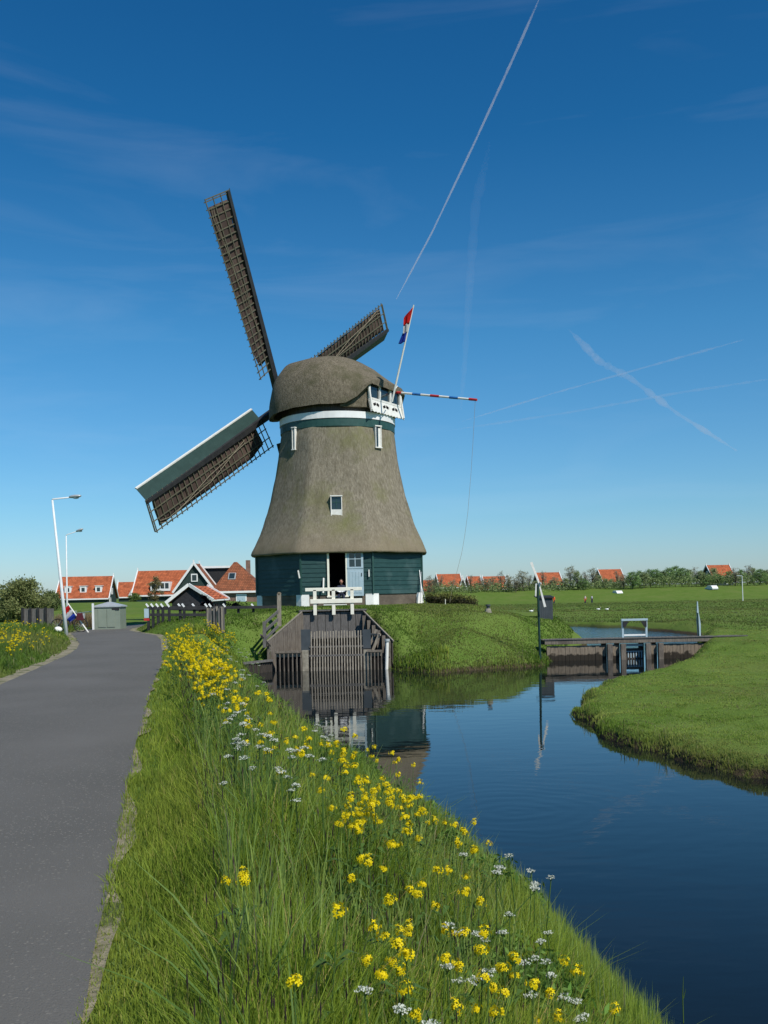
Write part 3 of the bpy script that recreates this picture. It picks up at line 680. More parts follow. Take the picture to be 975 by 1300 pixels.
# seated: hips on the sill, knees forward, feet down on the platform, book held in front
J = [(0,0,.45),(0,.0,.62),(0,-.03,.8),(0,-.06,.95),(0,-.08,1.04),
     (-.09,-.02,.44),(-.13,-.42,.5),(-.12,-.46,.12),(-.12,-.58,.06),
     (.09,-.02,.44),(.14,-.42,.5),(.13,-.46,.12),(.13,-.58,.06),
     (-.17,-.04,.93),(-.25,-.1,.68),(-.1,-.33,.66),(.17,-.04,.93),(.26,-.1,.68),(.1,-.33,.66)]
E = [(0,1),(1,2),(2,3),(3,4),(0,5),(5,6),(6,7),(7,8),(0,9),(9,10),(10,11),(11,12),(3,13),(13,14),(14,15),(3,16),(16,17),(17,18)]
R_ = [.13,.125,.14,.12,.055,.09,.07,.05,.045,.09,.07,.05,.045,.07,.05,.035,.07,.05,.035]
per = make_person('person in dark blue clothes sitting in the mill doorway reading an open book', (pb.x, YW-.02, 3.06-.45), J, E, R_, M['navy'], 1.0)
def head(o, c, hair=M['hair'], r=.1):
    mb = MB(); mb.sphere(c, r, 16, 12, (.82,.95,1.18)); c = Vector(c)
    mb.sphere(c+Vector((0,-r*.98,-.01)), .018, 8, 6, (1,1.2,1.4))
    for s in (-1,1): mb.sphere(c+Vector((s*r*.84,.0,-.005)), .026, 8, 6, (.4,.8,1.2))
    mb.tube(c+Vector((0,.02,-.16)), c+Vector((0,.02,-.05)), .05, .05, 10)
    hd = part_of(o, mb, 'head', M['skin'])
    h = MB(); h.sphere(c+Vector((0,.018,.022)), r*1.04, 16, 10, (.85,.95,1.1)); part_of(o, h, 'hair', hair)
    f = MB()
    for s in (-1,1): f.sphere(c+Vector((s*.034,-r*.88,.01)), .011, 8, 6)
    f.box(c+Vector((0,-r*.9,-.055)), (.045,.012,.01)); part_of(o, f, 'face', M['void'])
def hand(o, w, tip, side):
    w = Vector(w); tip = Vector(tip); mb = MB(); d = (tip-w).normalized(); sd = Vector((1,0,0))*side
    mb.bar(w, w+d*.09, .075, .03)
    for k in range(4):
        a = w+d*.085+sd*(.027-.018*k); mb.pipe([a, a+d*(.035-.004*abs(k-1.4))+Vector((0,0,-.005)), a+d*(.06-.006*abs(k-1.4))+Vector((0,0,-.03))], .0085, 6)
    mb.pipe([w+d*.02-sd*.035, w+d*.05-sd*.06, w+d*.08-sd*.058], .01, 6)
    part_of(o, mb, 'hand', M['skin'])
head(per, (0,-.12,1.19)); hand(per, (-.1,-.33,.66), (-.04,-.42,.67), -1); hand(per, (.1,-.33,.66), (.04,-.42,.67), 1)
for s in (-1,1): part_of(per, MB().box((s*.125,-.58,.04), (.09,.25,.08)), 'shoe', M['black'], False)
bk = MB(); bx, by, bz = pb.x, YW-.44, 3.06-.45+.74
for s in (-1,1): bk.box((bx+s*.09, by, bz), (.18, .22, .02), M=Matrix.Rotation(-.35*s,3,'Y') @ Matrix.Rotation(.8,3,'X'))
tag(bk.build('book', M['pagewhite']), 'small open book held by the person in the mill doorway', 'book')
# little fittings on the green wall
def fitting(name, label, cat, p, q, r, m):
    return tag(MB().bar(p, q, r, r).build(name, m), label, cat)
tf = fitting('wooden_stake', 'short white stake leaning on the green wall left of the mill doorway', 'stake', A(410.5,753,YW-.4), A(411,734,YW-.12), .07, M['white'])
mb = MB(); mb.bar(A(378.5,724,43.93), A(380.5,734,43.93), .06, .05, up=(0,1,0)); 
mb.build('wall_cleat', M['white'], mill)
mb = MB(); mb.bar(A(468.4,723,43.9), A(468.6,732,43.9), .05, .05, up=(0,1,0)); mb.build('wall_cleat', M['white'], mill)
polr = thing('leaning_poles', 'white poles leaning against the right corner of the green mill base', 'poles', A(536,756,53.1))
for a, b_ in (((532.5,724,53.8),(537.5,768,52.8)),((533,737,53.8),(542,769,52.7)),((534.5,726,53.8),(533.5,768,53.2))):
    MB().tube(A(*a), A(*b_), .022, .018, 6).build('pole', M['galv'], polr)

# the mill at its true size and place
mill.location = (GX, GY, 2.52); mill.scale = (MK, MK, MK)
# ---------------------------------------------------------------- sluice in front of the mill
slu = thing('sluice', 'weathered timber sluice with sloping plank wings and slatted trash rack below the windmill', 'sluice', ((XL+XR)/2, SL_F, 0))
def plankwall(P0, P1, t0, t1, zb, w, m, name, lean=.0):
    # planks side by side from P0 to P1 (xy), top height t0 -> t1
    P0 = Vector((*P0,0)); P1 = Vector((*P1,0)); L_ = (P1-P0).length; n = int(L_/w); d = (P1-P0)/n; nn = Vector((-d.y, d.x, 0)).normalized(); mb = MB()
    for i in range(n):
        c = P0+d*(i+.5); o_ = random.uniform(-.012,.012); a, b_ = c-d*.47, c+d*.47
        za, zb_ = t0+(t1-t0)*(i/n)+random.uniform(-.02,.02), t0+(t1-t0)*((i+1)/n)+random.uniform(-.02,.02)
        mb.hexa([a+nn*(-.03+o_)+up*zb, b_+nn*(-.03+o_)+up*zb, b_+nn*(.03+o_)+up*zb, a+nn*(.03+o_)+up*zb],
                [a+nn*(-.03+o_)+up*za, b_+nn*(-.03+o_)+up*zb_, b_+nn*(.03+o_)+up*zb_, a+nn*(.03+o_)+up*za])
    return mb.build(name, m, slu)
xbl, xbr = A(384,777,SL_B).x, A(461,777,SL_B).x
plankwall((XL,SL_F+.02),(xbl,SL_B),1.22,2.38,-.5,.2,M['wood'],'wing_wall')
plankwall((xbl,SL_B),(xbr,SL_B),2.36,2.36,-.5,.33,M['woodgrey'],'back_wall')
plankwall((xbr,SL_B),(A(498,820,SL_F+.2).x,SL_F+.2),2.34,1.12,-.5,.2,M['darkwood'],'wing_wall')  # shady wing: darker timber than the left one, shade put into the colour
xr1 = A(498,820,SL_F+.2).x
mb = MB(); mb.bar((xbr,SL_B-.05,2.4),(xr1+.05,SL_F+.15,1.16),.06,.05); mb.build('cap_rail', M['wood2'], slu); mb = MB(); mb.bar((xbl,SL_B-.06,2.42),(XL,SL_F-.04,1.26),.05,.05); mb.build('cap_rail', M['wood2'], slu)
mb = MB()
for i in range(6):
    t = .08+.17*i; x = xbr+(xr1-xbr)*t; y = SL_B+(SL_F+.2-SL_B)*t-.12; mb.bar((x-.05,y-.05,-.4),(x-.05,y-.05,2.28-1.2*t),.15,.15,up=(0,1,0))
mb.build('post', M['wood'], slu)
mb = MB(); mb.bar(A(473,826,41.6),A(482,804,41.6),.12,.07,up=(0,1,0)); mb.bar(A(470,818,41.9),A(478,799,41.9),.1,.07,up=(0,1,0)); mb.bar(A(471,805,42),A(483,806,41.5),.08,.06,up=(0,1,0)); mb.build('brace', M['wood2'], slu)
# trash rack
rxl, rxr = A(395.5,830,SL_F).x, A(458.5,830,SL_F).x
mb = MB(); nbars = 19
for i in range(nbars):
    x = rxl+(rxr-rxl)*i/(nbars-1); h_ = 1.62+random.uniform(-.02,.03)
    mb.bar((x,SL_F-.25,-.6),(x+random.uniform(-.01,.01),SL_F+.22,h_),.05,.028,up=(0,1,0))
mb.build('trash_rack', M['wood2'], slu)
mb = MB(); mb.bar((rxl-.1,SL_F+.13,.98),(rxr+.1,SL_F+.13,.98),.07,.07); mb.bar((rxl-.1,SL_F+.02,.62),(rxr+.1,SL_F+.02,.62),.07,.07); mb.build('rack_rail', M['woodgrey'], slu)
MB().box(((rxl+rxr)/2, SL_F+.75, .3),(rxr-rxl+.8,.06,2.0)).build('rack_shade_board', M['black'], slu)  # black board standing in for the shade behind the rack
MB().box(((rxl+rxr)/2, SL_F+.55, 1.36),(rxr-rxl+.8,.36,.05)).build('rack_shade_lid', M['woodgrey'], slu)  # lid added to keep the space behind the rack dark
for px0, px1, py0, py1 in ((382.5,394,799,826),(460.5,470.5,799,823)):
    p = A(px0,py1,SL_F+.15); q = A(px1,py0,SL_F+.15); MB().box(((p.x+q.x)/2,SL_F+.15,(p.z+q.z)/2),(q.x-p.x,.05,q.z-p.z)).build('side_panel', M['slab'], slu)
for px0, px1 in ((384,391.5),(462,471)):
    p = A(px0,851,SL_F); q = A(px1,830,SL_F); MB().box(((p.x+q.x)/2,SL_F+.1,.15),(q.x-p.x,.22,q.z-.1+.8)).build('pier', M['concrete'], slu)
for px0, px1, nbv, yt in ((349,383,7,828),(466,485,5,826.5)):
    p = A(px0,yt,SL_F-.1); q = A(px1,yt,SL_F-.1); z = p.z; mb = MB()
    mb.bar((p.x,SL_F-.1,z),(q.x,SL_F-.1,z),.08,.08)
    for i in range(nbv):
        x = p.x+(q.x-p.x)*(i+.15)/(nbv-.7); mb.bar((x,SL_F-.1,-.5),(x,SL_F-.1,z),.045,.04,up=(0,1,0))
    sr = mb.build('side_rack', M['wood'], slu)
    MB().box(((p.x+q.x)/2,SL_F+.03,z-.1),(q.x-p.x,.04,.24)).build('board', M['wood2'], sr); MB().box(((p.x+q.x)/2,SL_F+.08,z-.75),(q.x-p.x,.04,1.15)).build('opening', M['void'], sr)  # near-black panel stands in for the shade behind each side rack
# walkway over the back wall and white railing
mb = MB()
for i in range(5): mb.box((( xbl+xbr)/2, SL_B-.05+i*.2, 2.44),(xbr-xbl+.3,.185,.06))
mb.build('walkway', M['woodgrey'], slu)
ral = thing('railing', 'cream painted wooden railing over the sluice in front of the mill door', 'railing', A(424,780,44.3))
Yr = 44.2; zt = A(425,748,Yr).z
rx0, rx1 = A(387.5,750,Yr).x, A(459.5,750,Yr).x
MB().box(((rx0+rx1)/2,Yr,zt),(rx1-rx0,.1,.15)).build('rail', M['cream'], ral, bevel=.012)
r2 = A(394,764,Yr); MB().box(((r2.x+rx1)/2,Yr-.07,zt-.53),(rx1-r2.x,.04,.2)).build('rail', M['cream'], ral, bevel=.01)
for px in (399.8,423.5,447): x = A(px,765,Yr).x; MB().box((x,Yr-.005,zt-.58),(.15,.09,1.14)).build('post', M['cream'], ral, bevel=.01)
stp = thing('steps', 'dark steps with pale nosings between the railing and the mill doorway', 'steps', A(425,770,YW-.5))
for i, (z, y) in enumerate(((2.64,YW-.75),(2.86,YW-.45))):
    x0_, x1_ = A(412,765,YW).x, A(441,765,YW).x
    t = MB().box(((x0_+x1_)/2, y+.1, z-.06),(x1_-x0_,.3,.12)).build('step', M['darkwood'], stp)
    MB().box(((x0_+x1_)/2, y-.065, z-.02),(x1_-x0_,.03,.05)).build('nosing', M['white'], t)
wm_ = A(491,818,40.9)
mb = thing('gauge_pipe', 'white gauge pipe standing upright at the right end of the sluice', 'pipe', (wm_.x,40.9,0)); 
MB().tube((wm_.x-.04,40.9,-.3),(wm_.x+.02,40.95,1.16),.07,.07,12).build('pipe', M['white'], mb); MB().tube((wm_.x+.02,40.95,1.16),(wm_.x+.02,40.95,1.26),.11,.11,12).build('pipe_cap', M['galv'], mb); MB().box((wm_.x,40.95,.5),(.25,.03,.05)).build('bracket', M['black'], mb)
# low bulkhead left of the sluice
bh0, bh1 = A(311,842,39.7), A(344,842,40.9)
blk = thing('bulkhead', 'low dark plank bulkhead at the water edge left of the sluice', 'bulkhead', (bh0.x,39.7,0))
mb = MB(); 
for i in range(12):
    t = i/11; mb.bar((bh0.x+(bh1.x-bh0.x)*t,39.7+1.2*t,-.4),(bh0.x+(bh1.x-bh0.x)*t,39.7+1.2*t,.4+random.uniform(-.02,.04)),.09,.06,up=(0,1,0))
mb.build('planks', M['darkwood'], blk); MB().bar((bh0.x-.1,39.62,.46),(bh1.x+.05,40.85,.48),.14,.09).build('cap_board', M['woodgrey'], blk)
# weathered field gate beside the sluice
gt = thing('field_gate', 'weathered sloping wooden gate with mossy post left of the sluice', 'gate', (A(354,790,42.2).x,42.2,1.9))
pa_, pb_ = A(354.8,795,42.2), A(336,822,40.6)
MB().bar(pa_,A(354.3,754,42.2),.16,.16,up=(0,1,0)).build('post', M['wood2'], gt); MB().bar(pb_,A(335.5,789,40.6),.13,.13,up=(0,1,0)).build('post', M['woodgrey'], gt)
MB().sphere(A(354.3,754,42.2),.1,10,6,(1,1,.8)).build('post_cap', M['thatchcap'], gt)
mb = MB()
for a, b_ in (((353,776,42.15),(335,792,40.55)),((353,786,42.15),(334,803,40.55)),((353,795,42.15),(335,813,40.6))): mb.bar(A(*a),A(*b_),.05,.11)
mb.build('rails', M['woodgrey'], gt)
MB().bar(A(343,820,41),A(331,806,40.4),.08,.08,up=(0,1,0)).build('brace', M['wood'], gt)
# black fence with white slanting caps
fnc = thing('fence', 'black tarred two-rail fence with white slanted caps left of the mill', 'fence', A(258,786,45.5))
fp = [(188.5,45.0),(194.5,45.0),(201,45.1),(207,45.1),(215,45.2),(229,45.4),(234,45.4),(247,45.6),(263,45.7),(268,45.7),(286,45.9),(303,46.2),(322,46.4)]
mb = MB(); caps = MB(); prev = None
for px, Y in fp:
    t = A(px,770.5,Y); b_ = A(px,787,Y); b_.z = gz(b_.x,Y)-.2
    MB().bar(b_,(b_.x,Y,t.z),.11,.11,up=(0,1,0)).build('post', M['black'], fnc)
    if px not in (303,): MB().bar((b_.x-.08,Y-.08,t.z+.15),(b_.x+.03,Y-.08,t.z+.0),.075,.04,up=(0,1,0)).build('post_cap', M['trim'], fnc)
a = [A(187.5,772,44.95),A(262,771.5,45.65),A(356,770.5,46.6)]
r1_ = MB(); r1_.bar(a[0],a[1],.09,.16); r1_.bar(a[1],a[2],.09,.13); r1_.build('rail', M['black'], fnc)
a = [A(187.5,780.5,44.95),A(262,780.5,45.65),A(356,780.5,46.6)]
r1_ = MB(); r1_.bar(a[0],a[1],.08,.13); r1_.bar(a[1],a[2],.08,.1); r1_.build('rail', M['black'], fnc)
e0_ = A(186.5,773,44.7); ep = thing('end_board', 'pale blue board with red foot at the left end of the black fence', 'board', (e0_.x,44.7,gz(e0_.x,44.7)))
MB().box((e0_.x-.02,44.7,A(186,778.5,44.7).z),(.2,.08,.42)).build('board', M['bluegrey'], ep); zz_ = A(186,786.5,44.7).z; MB().box((e0_.x-.02,44.698,zz_),(.24,.09,.11)).build('foot', M['red'], ep)
mb = MB()
# weathered palings
pl = thing('paling_cluster', 'cluster of old grey wooden palings standing in the grass before the black fence', 'palings', A(273,797,41))
for i in range(11):
    px = 263.5+i*2.0; Y = 41+random.uniform(-.15,.15); t = A(px,769.5+random.uniform(0,4),Y); b_ = A(px+random.uniform(-1,1),797,Y)
    MB().bar(b_-up*.2,t,.065,.05,up=(0,1,0)).build('paling', M['woodgrey' if i%3 else 'wood2'], pl)
# ---------------------------------------------------------------- bridge
YB = 43.7; bx0, bx1 = A(691,813,YB).x, A(948,808,YB).x; zd = .93
brg = thing('footbridge', 'low weathered timber footbridge with sheet piling and a small sluice opening across the ditch', 'bridge', ((bx0+bx1)/2,YB,0))
mb = MB(); n = 46
for i in range(n): 
    x = bx0+(bx1-bx0)*(i+.5)/n; mb.box((x,YB+.55,zd-.035+random.uniform(-.006,.006)),((bx1-bx0)/n*.93,1.25,.06))
mb.build('deck', M['wood'], brg)
mb = MB(); mb.box(((bx0+bx1)/2,YB-.03,zd-.1),(bx1-bx0,.14,.2)); mb.build('beam', M['wood'], brg, bevel=.01)
mb = MB(); mb.box(((bx0+bx1)/2,YB-.08,zd+.02),(bx1-bx0,.12,.045)); mb.box(((bx0+bx1)/2,YB+1.15,zd-.13),(bx1-bx0,.12,.25)); mb.build('kerb_beam', M['woodgrey'], brg)
PX = {}
for px0, px1 in ((770,776.6),(787,793.5),(819,825),(835,840.5)):
    x = (A(px0,825,YB).x+A(px1,825,YB).x)/2; PX[px0] = x; MB().box((x,YB-.12,.05),(.22,.2,1.3)).build('pile', M['wood'], brg, bevel=.01)
    MB().box((x,YB+1.1,.05),(.2,.2,1.3)).build('pile', M['wood'], brg)
def sheetpile(xa, xb, name='sheet_piling'):
    w = .16; n = max(1,int((xb-xa)/w)); mb = MB()
    for i in range(n):
        x = xa+(xb-xa)*(i+.5)/n; mb.box((x,YB+.05+random.uniform(-.02,.02),.0+random.uniform(-.01,.01)),((xb-xa)/n*.95,.07,1.3))
    return mb.build(name, M['pileboard'], brg)
def pile_extra(nt, tc, col, mix, ramp):
    N = nt.nodes; L = nt.links; s = N.new('ShaderNodeSeparateXYZ'); L.new(tc.outputs['Object'], s.inputs[0])
    n = N.new('ShaderNodeTexNoise'); n.inputs['Scale'].default_value = 3.5; n.inputs['Detail'].default_value = 2; L.new(tc.outputs['Object'], n.inputs['Vector'])
    a = N.new('ShaderNodeMath'); a.operation = 'MULTIPLY_ADD'; a.inputs[1].default_value = -.55; L.new(n.outputs['Fac'], a.inputs[0]); L.new(s.outputs['Z'], a.inputs[2])
    return mix(ramp(a.outputs[0], .02, -.06), col, (.028,.022,.015))
M['pileboard'] = mat('stained_sheet_piling', (.25,.2,.145), (.15,.12,.09), 8, .85, bump=.01, stretch=(3,3,.4), extra=pile_extra)
sheetpile(bx0+.1, PX[770]-.1); sheetpile(PX[835]+.1, A(905,830,YB).x); sheetpile(PX[770]+.12, PX[787]-.12); sheetpile(PX[819]+.12,PX[835]-.12)
ga0, ga1 = PX[787]+.14, PX[819]-.14
mb = MB(); mb.box(((ga0+ga1)/2,YB+.2,.62),(ga1-ga0,.06,.1)); mb.build('gate_board', M['bluegrey'], brg)
mb = MB(); mb.box(((ga0+ga1)/2,YB+.3,.2),(ga1-ga0,.05,.55)); g_ = mb.build('gate', M['darkwood'], brg)
mb = MB()
for i in range(7): x = ga0+(ga1-ga0)*(i+.5)/7; mb.bar((x,YB+.26,.04+.02*(i%2)),(x,YB+.26,.36),.04,.02,up=(0,1,0))
mb.bar((ga0,YB+.255,.34),(ga1,YB+.255,.34),.03,.03); mb.build('gate_slat', M['bluegrey'], g_)
# white lifting frame
fr_ = thing('lifting_frame', 'pale painted lifting frame with dark corner braces standing on the footbridge', 'frame', (PX[787],YB+.1,zd))
p0, p1 = A(790.5,800,YB+.1), A(820.5,800,YB+.1); ztp = A(805,787.5,YB+.1).z
MB().bar((p0.x,YB+.1,zd),(p0.x,YB+.1,ztp),.085,.085,up=(0,1,0)).build('post', M['bluegrey'], fr_); MB().bar((p1.x,YB+.1,zd),(p1.x,YB+.1,ztp),.085,.085,up=(0,1,0)).build('post', M['bluegrey'], fr_)
MB().box(((p0.x+p1.x)/2,YB+.1,ztp+.03),(p1.x-p0.x+.12,.14,.085)).build('crossbeam', M['bluegrey'], fr_); MB().box(((p0.x+p1.x)/2,YB+.1,zd+.14),(p1.x-p0.x-.1,.08,.07)).build('lower_rail', M['trim'], fr_)
for s, x in ((1,p0.x),(-1,p1.x)):
    MB().prism([(x+s*.0,YB+.02,ztp-.04),(x+s*.26,YB+.02,ztp-.04),(x+s*.1,YB+.02,ztp-.3),(x,YB+.02,ztp-.3)],(0,.05,0)).build('brace', M['black'], fr_)
# narrow raised gate board
q0 = A(889,807.5,YB+.2); gb = thing('barrier_board', 'narrow pale blue tapered barrier board standing upright near the right end of the footbridge', 'barrier', (q0.x,YB+.2,zd))
def qa(px, py): return A(px,py,YB+.2)
MB().prism([qa(886.2,808),qa(889.8,808),qa(889.6,792),qa(887.2,778),qa(886,763.5),qa(885,763.5),qa(884.9,790)],(0,.07,0)).build('board', M['bluegrey'], gb)
MB().bar(qa(886.8,808)+Vector((0,-.03,0)),qa(885.3,778)+Vector((0,-.03,0)),.05,.05,up=(0,1,0)).build('post', M['teal'], gb)
# ---------------------------------------------------------------- small pump windmill
YS = 41.6; s0 = A(685.3,812,YS); hb = A(682.6,741,YS)
sm = thing('small_windmill', 'small drainage windmill with white blades on a thin green post beside the footbridge', 'windmill', (s0.x,YS,gz(s0.x,YS)))
MB().tube((s0.x,YS,gz(s0.x,YS)-.3),hb,.055,.045,8).build('post', M['teal'], sm)
t0, t1 = A(674.3,713.8,YS-.35), A(692,770.5,YS-.35); hb2 = hb+Vector((0,-.35,0))
MB().tube(hb,hb2,.05,.05,8).build('shaft', M['spar'], sm)
for p, w in ((t0,.11),(t1,.1)): MB().bar(hb2,p,.05,.03,up=(0,1,0),w2=w).build('blade', M['white'], sm)
for sx in (-1,1): MB().bar(hb2,hb2+Vector((.07*sx,-.9*sx*.1,.9*sx*.02)),.05,.03,up=(0,1,0),w2=.1).build('blade', M['white'], sm)
MB().bar(hb2+Vector((-.12,0,0)),A(680,757,YS-.3),.06,.03,up=(0,1,0)).build('blade', M['white'], sm)
# dark plank hut beyond it
YH = 53.5; h0, h1 = A(684.5,760,YH), A(701.5,760,YH); gh = gz(h0.x,YH)-.4; zt_ = A(690,758.5,YH).z
hut = thing('plank_hut', 'narrow dark plank hut standing behind the small white bladed windmill', 'hut', (h0.x,YH,gh))
vn = MB(); n = 7
for i in range(n):
    x = h0.x+(h1.x-h0.x)*(i+.5)/n; vn.box((x,YH+random.uniform(-.008,.008),(gh+zt_)/2),((h1.x-h0.x)/n*.93,.05,zt_-gh))
vn.build('front_wall', M['slab'], hut); MB().box(((h0.x+h1.x)/2,YH+.45,(gh+zt_)/2-.02),(h1.x-h0.x-.04,.8,zt_-gh)).build('wall', M['black'], hut)
MB().hexa([(h0.x-.13,YH-.12,zt_-.04),(h1.x+.06,YH-.12,zt_-.04),(h1.x+.06,YH+1,zt_+.05),(h0.x-.13,YH+1,zt_+.05)],[(h0.x-.13,YH-.12,zt_+.02),(h1.x+.06,YH-.12,zt_+.02),(h1.x+.06,YH+1,zt_+.11),(h0.x-.13,YH+1,zt_+.11)]).build('roof', M['black'], hut)
# bollards on the mound
for px, py0, py1, m1, lab in ((619.5,767.5,784,M['slab'],'grey bollard with pale crumbling foot on the grassy mound'),(590.3,766,773,M['blue'],'short blue topped bollard at the end of the brushwood on the mound')):
    Y = 47.5 if px > 600 else 53; a = A(px,py0,Y); g_ = gz(a.x,Y); b_ = thing('bollard', lab, 'bollard', (a.x,Y,g_))
    hh_ = max(a.z-g_, .3); MB().tube((a.x,Y,g_+hh_*.45),(a.x,Y,g_+hh_),.075,.085,10).build('post', M['slab'], b_)
    MB().tube((a.x,Y,g_+hh_*.8),(a.x,Y,g_+hh_*1.02),.12,.12,10).build('bollard_cap', m1, b_); MB().tube((a.x,Y,g_-.1),(a.x,Y,g_+hh_*.5),.2,.12,8).build('foot', M['concrete'], b_)
# marker stakes
for px, py0, lab in ((565.3,760.5,'thin pale stake standing in front of the brushwood on the mound'),(700.8,769,'')):
    if not lab: continue
    a = A(px,py0,51.5); g_ = gz(a.x,51.5); tag(MB().tube((a.x,51.5,g_-.1),a,.02,.018,6).build('marker_stake', M['cream']), lab, 'stake')
# ---------------------------------------------------------------- roadside things
def lamp(px_b, py_b, px_t, py_t, px_e, py_e, Y, label, r=.072):
    b_ = A(px_b,py_b,Y); b_.z = gz(b_.x,Y)-.05; t = A(px_t,py_t,Y); e_ = A(px_e,py_e,Y-.3)
    l = thing('street_lamp', label, 'street lamp', b_)
    MB().pipe([b_,b_.lerp(t,.3),t],[r*1.25,r,r*.6],10).build('pole', M['lampw'], l, smooth=True)
    el = t+Vector((.03,0,.05)); MB().pipe([t,el,e_.lerp(el,.35)],[r*.6,r*.5,r*.4],8).build('arm', M['lampw'], l, smooth=True)
    a = e_.lerp(el,.42); mb = MB(); d = (e_-a)
    rings = []
    for t_, w, h_ in ((0,.04,.04),(.12,.09,.06),(.5,.13,.08),(.85,.11,.06),(1,.04,.03)):
        c = a+d*t_; rings.append([c+Vector((0,1,0))*(w*math.cos(q))+up*(h_*math.sin(q)+.02) for q in [2*math.pi*k/10 for k in range(10)]])
    mb.loft(rings,True,True); hd = mb.build('lamp_head', M['galv'], l, smooth=True)
    MB().sphere(a+d*.55+Vector((0,0,-.05)),.09,10,6,(1.6,1,.5)).build('lens', M['bluegrey'], hd, smooth=True)
    return l
lamp(84.5,806,66.5,635,103,630,44,'tall white street lamp leaning left in the grass at the road bend')
lamp(85.5,793,84.0,680,105.5,672,57,'more distant slim street lamp rising just behind the leaning white one',.05)
yb = 50.5; kb = A(135.5,797,yb); kz = RZ+.0
kw = (A(153,790,yb).x-A(118.5,790,yb).x)
kio = thing('utility_cabinet', 'grey green utility cabinet with pale hipped roof at the road bend', 'cabinet', (kb.x,yb,1.55))
kt = A(135,771,yb).z; x0_, x1_ = A(119,790,yb).x, A(152.5,790,yb).x
M['kiosk'] = mat('kiosk_paint',(.2,.235,.185),(.23,.265,.21),2,.6)
MB().box(((x0_+x1_)/2,yb+.6,(1.45+kt)/2),(x1_-x0_,1.2,kt-1.45)).build('body', M['kiosk'], kio, bevel=.01)
kd = MB(); kd.box(((x0_+x1_)/2-(x1_-x0_)*.18,yb-.012,(1.62+kt)/2),((x1_-x0_)*.3,.03,kt-1.8)); kd.box(((x0_+x1_)/2+(x1_-x0_)*.16,yb-.012,(1.62+kt)/2),((x1_-x0_)*.3,.03,kt-1.8)); kd.build('door', M['kiosk'], kio, bevel=.006)
MB().box((x1_-.22,yb-.01,kt-.09),(.38,.04,.12)).build('vent', M['black'], kio)
rf = MB(); o_ = .06; c_ = Vector(((x0_+x1_)/2,yb+.6,kt+.27)); base = [Vector((x0_-o_,yb-o_,kt+.005)),Vector((x1_+o_,yb-o_,kt+.005)),Vector((x1_+o_,yb+1.2+o_,kt+.005)),Vector((x0_-o_,yb+1.2+o_,kt+.005))]
rf.loft([base,[p+up*.06 for p in base],[c_+(p-c_)*.12+up*.0 for p in base]],True,False); 
top = [c_+(p-c_)*.12 for p in base]
for p in top: p.z = c_.z
rf = MB(); rf.loft([base,[p+up*.06 for p in base],top],True,True); rf.build('roof', M['galv'], kio)
pp = A(118,773,yb-.2); wp = thing('white_post', 'white post joined to a thin handrail left of the grey green cabinet', 'post', (pp.x,yb-.2,1.55))
MB().bar((pp.x,yb-.2,1.4),(pp.x,yb-.2,A(118,766,yb).z),.09,.09,up=(0,1,0)).build('post', M['trim'], wp); MB().tube((pp.x,yb-.2,A(118,776,yb).z),A(98,778.5,yb+1),.025,.025,6).build('handrail', M['galv'], wp)
# leaning flagpole with tricolour and a dark red bag
lp = thing('leaning_flagpole', 'short leaning white pole with a red white and blue flag near the bicycle', 'flagpole', A(113,798,46.5))
l0, l1 = A(112.5,797,46.5), A(86,766,46.5); l0.z = gz(l0.x,46.5); MB().tube(l0,l1,.035,.03,8).build('pole', M['white'], lp)
def cloth(s0_, s1_, dz0, dz1, m):
    rows = []
    for i in range(7):
        c = l1.lerp(l0, s0_+(s1_-s0_)*i/6); rows.append([c+Vector((-.05*j+.03*math.sin(j+i),.05*math.sin(i*1.1+j*.7),-(dz0+(dz1-dz0)*i/6)*j/6)) for j in range(7)])
    o = MB().loft(rows,closed=False).build('flag', m, lp, smooth=True); sd_ = o.modifiers.new('s','SOLIDIFY'); sd_.thickness = .006
cloth(.02,.13,.35,.45,M['flagr']); cloth(.13,.27,.55,.5,M['flagw']); cloth(.27,.42,.42,.3,M['flagb'])
bg = A(101.5,783,46.4); bgt = thing('hanging_bag', 'dark red bag hanging on the leaning white pole', 'bag', (bg.x,46.4,bg.z))
M['maroon'] = mat('maroon_cloth',(.09,.012,.02),(.06,.01,.015),5,.8)
MB().hexa([Vector((bg.x-.17,46.3,bg.z-.17)),Vector((bg.x+.2,46.3,bg.z-.17)),Vector((bg.x+.2,46.42,bg.z-.17)),Vector((bg.x-.17,46.42,bg.z-.17))],[Vector((bg.x-.13,46.34,bg.z+.17)),Vector((bg.x+.13,46.34,bg.z+.17)),Vector((bg.x+.13,46.4,bg.z+.17)),Vector((bg.x-.13,46.4,bg.z+.17))]).build('bag_body', M['maroon'], bgt, bevel=.02)
MB().pipe([(bg.x-.08,46.38,bg.z+.16),(bg.x-.06,46.38,bg.z+.27),(bg.x+.06,46.38,bg.z+.27),(bg.x+.08,46.38,bg.z+.16)],.012,6).build('strap', M['black'], bgt)
